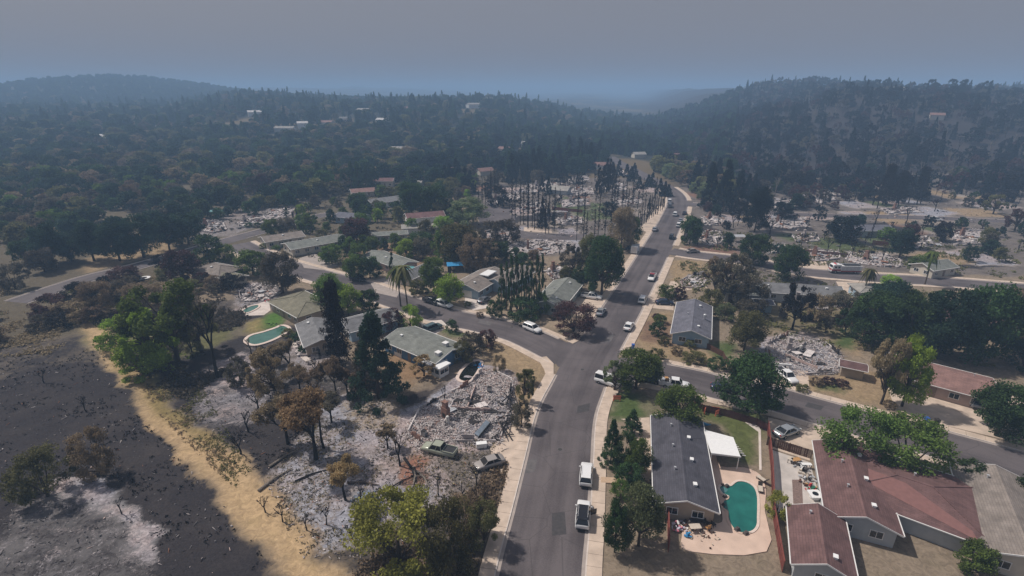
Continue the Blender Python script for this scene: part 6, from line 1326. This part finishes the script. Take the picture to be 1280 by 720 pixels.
# ------------------------------------------------------------------ woods: one mass each, instanced on points
def instancer(name, pts, hts, protos, label, cat='wood'):
    """trees of a wood too many to count: a point cloud that carries instances"""
    me = bpy.data.meshes.new(name); me.vertices.add(len(pts)); me.vertices.foreach_set('co', np.asarray(pts, np.float32).ravel())
    for nm, dat in (('sc', hts),): a_ = me.attributes.new(nm, 'FLOAT', 'POINT'); a_.data.foreach_set('value', np.asarray(dat, np.float32))
    o = obj(name, me, None, kind='stuff', label=label, category=cat)
    g = bpy.data.node_groups.new(name, 'GeometryNodeTree'); g.interface.new_socket('Geometry', in_out='INPUT', socket_type='NodeSocketGeometry'); g.interface.new_socket('Geometry', in_out='OUTPUT', socket_type='NodeSocketGeometry')
    N = g.nodes.new; L = g.links.new; gi = N('NodeGroupInput'); go = N('NodeGroupOutput'); jn = N('GeometryNodeJoinGeometry')
    rd = N('FunctionNodeRandomValue'); rd.data_type = 'INT'; rd.inputs['Min'].default_value = 0; rd.inputs['Max'].default_value = len(protos)-1
    ro = N('FunctionNodeRandomValue'); ro.data_type = 'FLOAT_VECTOR'; ro.inputs[0].default_value = (0, 0, 0); ro.inputs[1].default_value = (0, 0, 6.28)
    at = N('GeometryNodeInputNamedAttribute'); at.data_type = 'FLOAT'; at.inputs[0].default_value = 'sc'
    for k, po in enumerate(protos):
        ip = N('GeometryNodeInstanceOnPoints'); oi = N('GeometryNodeObjectInfo'); oi.inputs['Object'].default_value = po; oi.inputs['As Instance'].default_value = True
        cp = N('FunctionNodeCompare'); cp.data_type = 'INT'; cp.operation = 'EQUAL'; ri = [s_ for s_ in rd.outputs if s_.type == 'INT'][0]; ii = [s_ for s_ in cp.inputs if s_.type == 'INT']
        L(ri, ii[0]); ii[1].default_value = k; L(cp.outputs[0], ip.inputs['Selection']); L(gi.outputs[0], ip.inputs['Points']); L(oi.outputs['Geometry'], ip.inputs['Instance'])
        L(ro.outputs[0], ip.inputs['Rotation']); L(at.outputs[0], ip.inputs['Scale']); L(ip.outputs[0], jn.inputs[0])
    L(jn.outputs[0], go.inputs[0]); md = o.modifiers.new('woods', 'NODES'); md.node_group = g; return o
def wood_proto(kind, tone, h, wd, var, lod='lo'):
    tr, cr = proto(kind, lod, var); me = cr.copy(); me.materials.clear(); me.materials.append(LEAF[tone]); o = bpy.data.objects.new(f'{kind}_source', me)
    co = np.empty(len(me.vertices)*3, np.float32); me.vertices.foreach_get('co', co); co = co.reshape(-1, 3)*np.array((wd, wd, h), np.float32); me.vertices.foreach_set('co', co.ravel()); me.update(); return o
def burnt_proto(var, h=9):
    tr, cr = proto('bare', 'lo', var); me = tr.copy(); me.materials.clear(); me.materials.append(CHAR if var else PALE); co = np.empty(len(me.vertices)*3, np.float32); me.vertices.foreach_get('co', co); me.vertices.foreach_set('co', (co.reshape(-1, 3)*np.array((h*.6, h*.6, h), np.float32)).ravel()); me.update(); return bpy.data.objects.new('bare_source', me)
GREENW = [wood_proto('broad', t, 10, 10, v) for v, t in enumerate(('forest', 'dark', 'forest'))]+[wood_proto('loose', 'grey', 9, 10, 0), wood_proto('broad', 'olive', 9, 11, 1), wood_proto('broad', 'brown', 8, 9, 2)]
DARKW = [wood_proto('conifer', 'forest', 15, 6, 0), wood_proto('conifer', 'dark', 13, 6, 1), wood_proto('broad', 'forest', 11, 11, 0), wood_proto('broad', 'deep', 12, 11, 1)]
BURNW = [wood_proto('loose', 'char', 10, 8, 0), wood_proto('loose', 'deep', 10, 8, 1), wood_proto('loose', 'maroon', 8, 8, 2), wood_proto('conifer', 'deep', 13, 5, 1), wood_proto('loose', 'deep', 7, 7, 0), burnt_proto(0), burnt_proto(1), burnt_proto(0, 12), burnt_proto(2, 11), wood_proto('loose', 'grey', 8, 8, 0), wood_proto('broad', 'char', 8, 9, 0)]
OLIVEW = [wood_proto('broad', 'olive', 10, 11, 0), wood_proto('loose', 'brown', 10, 11, 1), wood_proto('broad', 'pale', 9, 10, 2)]
FARH = np.array([(o.location.x, o.location.y) for o in S.objects if o.parent is None and o.name.startswith('house') and o.location.y > 330])
def wood_points(x0, x1, y0, y1, step, ok, lo=.6, hi=1.35, grow_=0):
    X, Y = np.meshgrid(np.arange(x0, x1, step), np.arange(y0, y1, step)); X = X.ravel()+rg.uniform(-.5, .5, X.size)*step; Y = Y.ravel()+rg.uniform(-.5, .5, Y.size)*step
    k = ok(X, Y); X, Y = X[k], Y[k]; k = road_dist(X, Y) > 7; X, Y = X[k], Y[k]
    fx, fy = FARH[None, :, 0], FARH[None, :, 1]; fr = np.any((np.abs(X[:, None]-fx) < 13) & (Y[:, None] < fy) & (Y[:, None] > fy*.90), axis=1)   # the gardens open downhill
    X, Y = X[~fr], Y[~fr]; k = np.ones(len(X), bool)
    d = np.min(np.hypot(X[:, None]-FARH[None, :, 0], (Y[:, None]-FARH[None, :, 1]+9)*.55), axis=1); k &= d > 12
    X, Y = X[k], Y[k]; return np.c_[X, Y, H(X, Y)-.3], rg.uniform(lo, hi, len(X))*(1+grow_)
U = lambda X, Y: X/Y        # bearing
p_, h_ = wood_points(-900, 60, 292, 640, 8.5, lambda X, Y: (Y > 300+18*np.sin(X/40)) & (X < -22-(Y-300)*-.02) & (X > -Y*1.15) & (fbm(X/40, Y/40) > .33), .4, 1.5); instancer('left_wood', p_, h_, GREENW, 'mixed dark wood covering the valley behind the left gardens')
p_, h_ = wood_points(-1250, 260, 560, 1250, 12, lambda X, Y: (X < .22*Y-10) & (X > -Y*1.05) & (fbm(X/60, Y/60) > .36), .4, 1.7); instancer('ridge_wood', p_, h_*1.0, GREENW+DARKW[:3], 'blue hazy wood covering the middle ridge')
p_, h_ = wood_points(-420, -95, 190, 305, 8, lambda X, Y: (X < -95-(305-Y)*.55) & (X > -Y*1.25) & (fbm(X/25, Y/25) > .36)); instancer('near_wood', p_, h_*.8, GREENW, 'dark oak wood at the left beyond the dry verge')
p_, h_ = wood_points(-60, 150, 380, 640, 9, lambda X, Y: (X < .24*Y) & (X > -60)); instancer('valley_wood', p_, h_, DARKW, 'dark wood in the valley beyond the burnt block')
p_, h_ = wood_points(60, 420, 420, 1100, 13, lambda X, Y: (X > .20*Y-30) & (X < .40*Y)); instancer('gap_wood', p_, h_, DARKW+GREENW[:2], 'dark wood filling the gap beyond the main street')
p_, h_ = wood_points(60, 1000, 262, 1100, 7.8, lambda X, Y: (X > .255*Y+4) & (X < Y*1.15) & (Y > 262+.12*X) & (fbm(X/30+4, Y/30) > .27)); instancer('burnt_hill_wood', p_, h_*h_*.85, BURNW, 'burnt brown black wood on the right hill')
p_, h_ = wood_points(95, 180, 262, 420, 8, lambda X, Y: (X > .22*Y+18) & (X < .37*Y+14) & (fbm(X/20, Y/20) > .4)); instancer('olive_wood', p_, h_*.9, OLIVEW, 'olive surviving trees at the left foot of the burnt hill')
p_, h_ = wood_points(-2600, -200, 1200, 2300, 17, lambda X, Y: (X < -.02*Y) & (X > -Y*1.1)); instancer('far_hill_wood', p_, h_*1.2, GREENW[:3], 'hazy wood on the far left hill')

# ------------------------------------------------------------------ haze
hz = MB().box((0, 3600, 56), (15500, 8200, 118)); hm = bpy.data.materials.new('haze'); hm.use_nodes = True; n = hm.node_tree; n.nodes.remove(n.nodes['Principled BSDF'])
pv = n.nodes.new('ShaderNodeVolumePrincipled'); pv.inputs['Color'].default_value = (*HAZE_COLOR, 1); pv.inputs['Density'].default_value = HAZE_DENSITY; pv.inputs['Anisotropy'].default_value = 0.0; n.links.new(pv.outputs[0], n.nodes['Material Output'].inputs['Volume'])
obj('haze', hz.mesh('haze', hm), None, kind='stuff', label='thin blue wildfire smoke haze over the whole valley', category='haze')
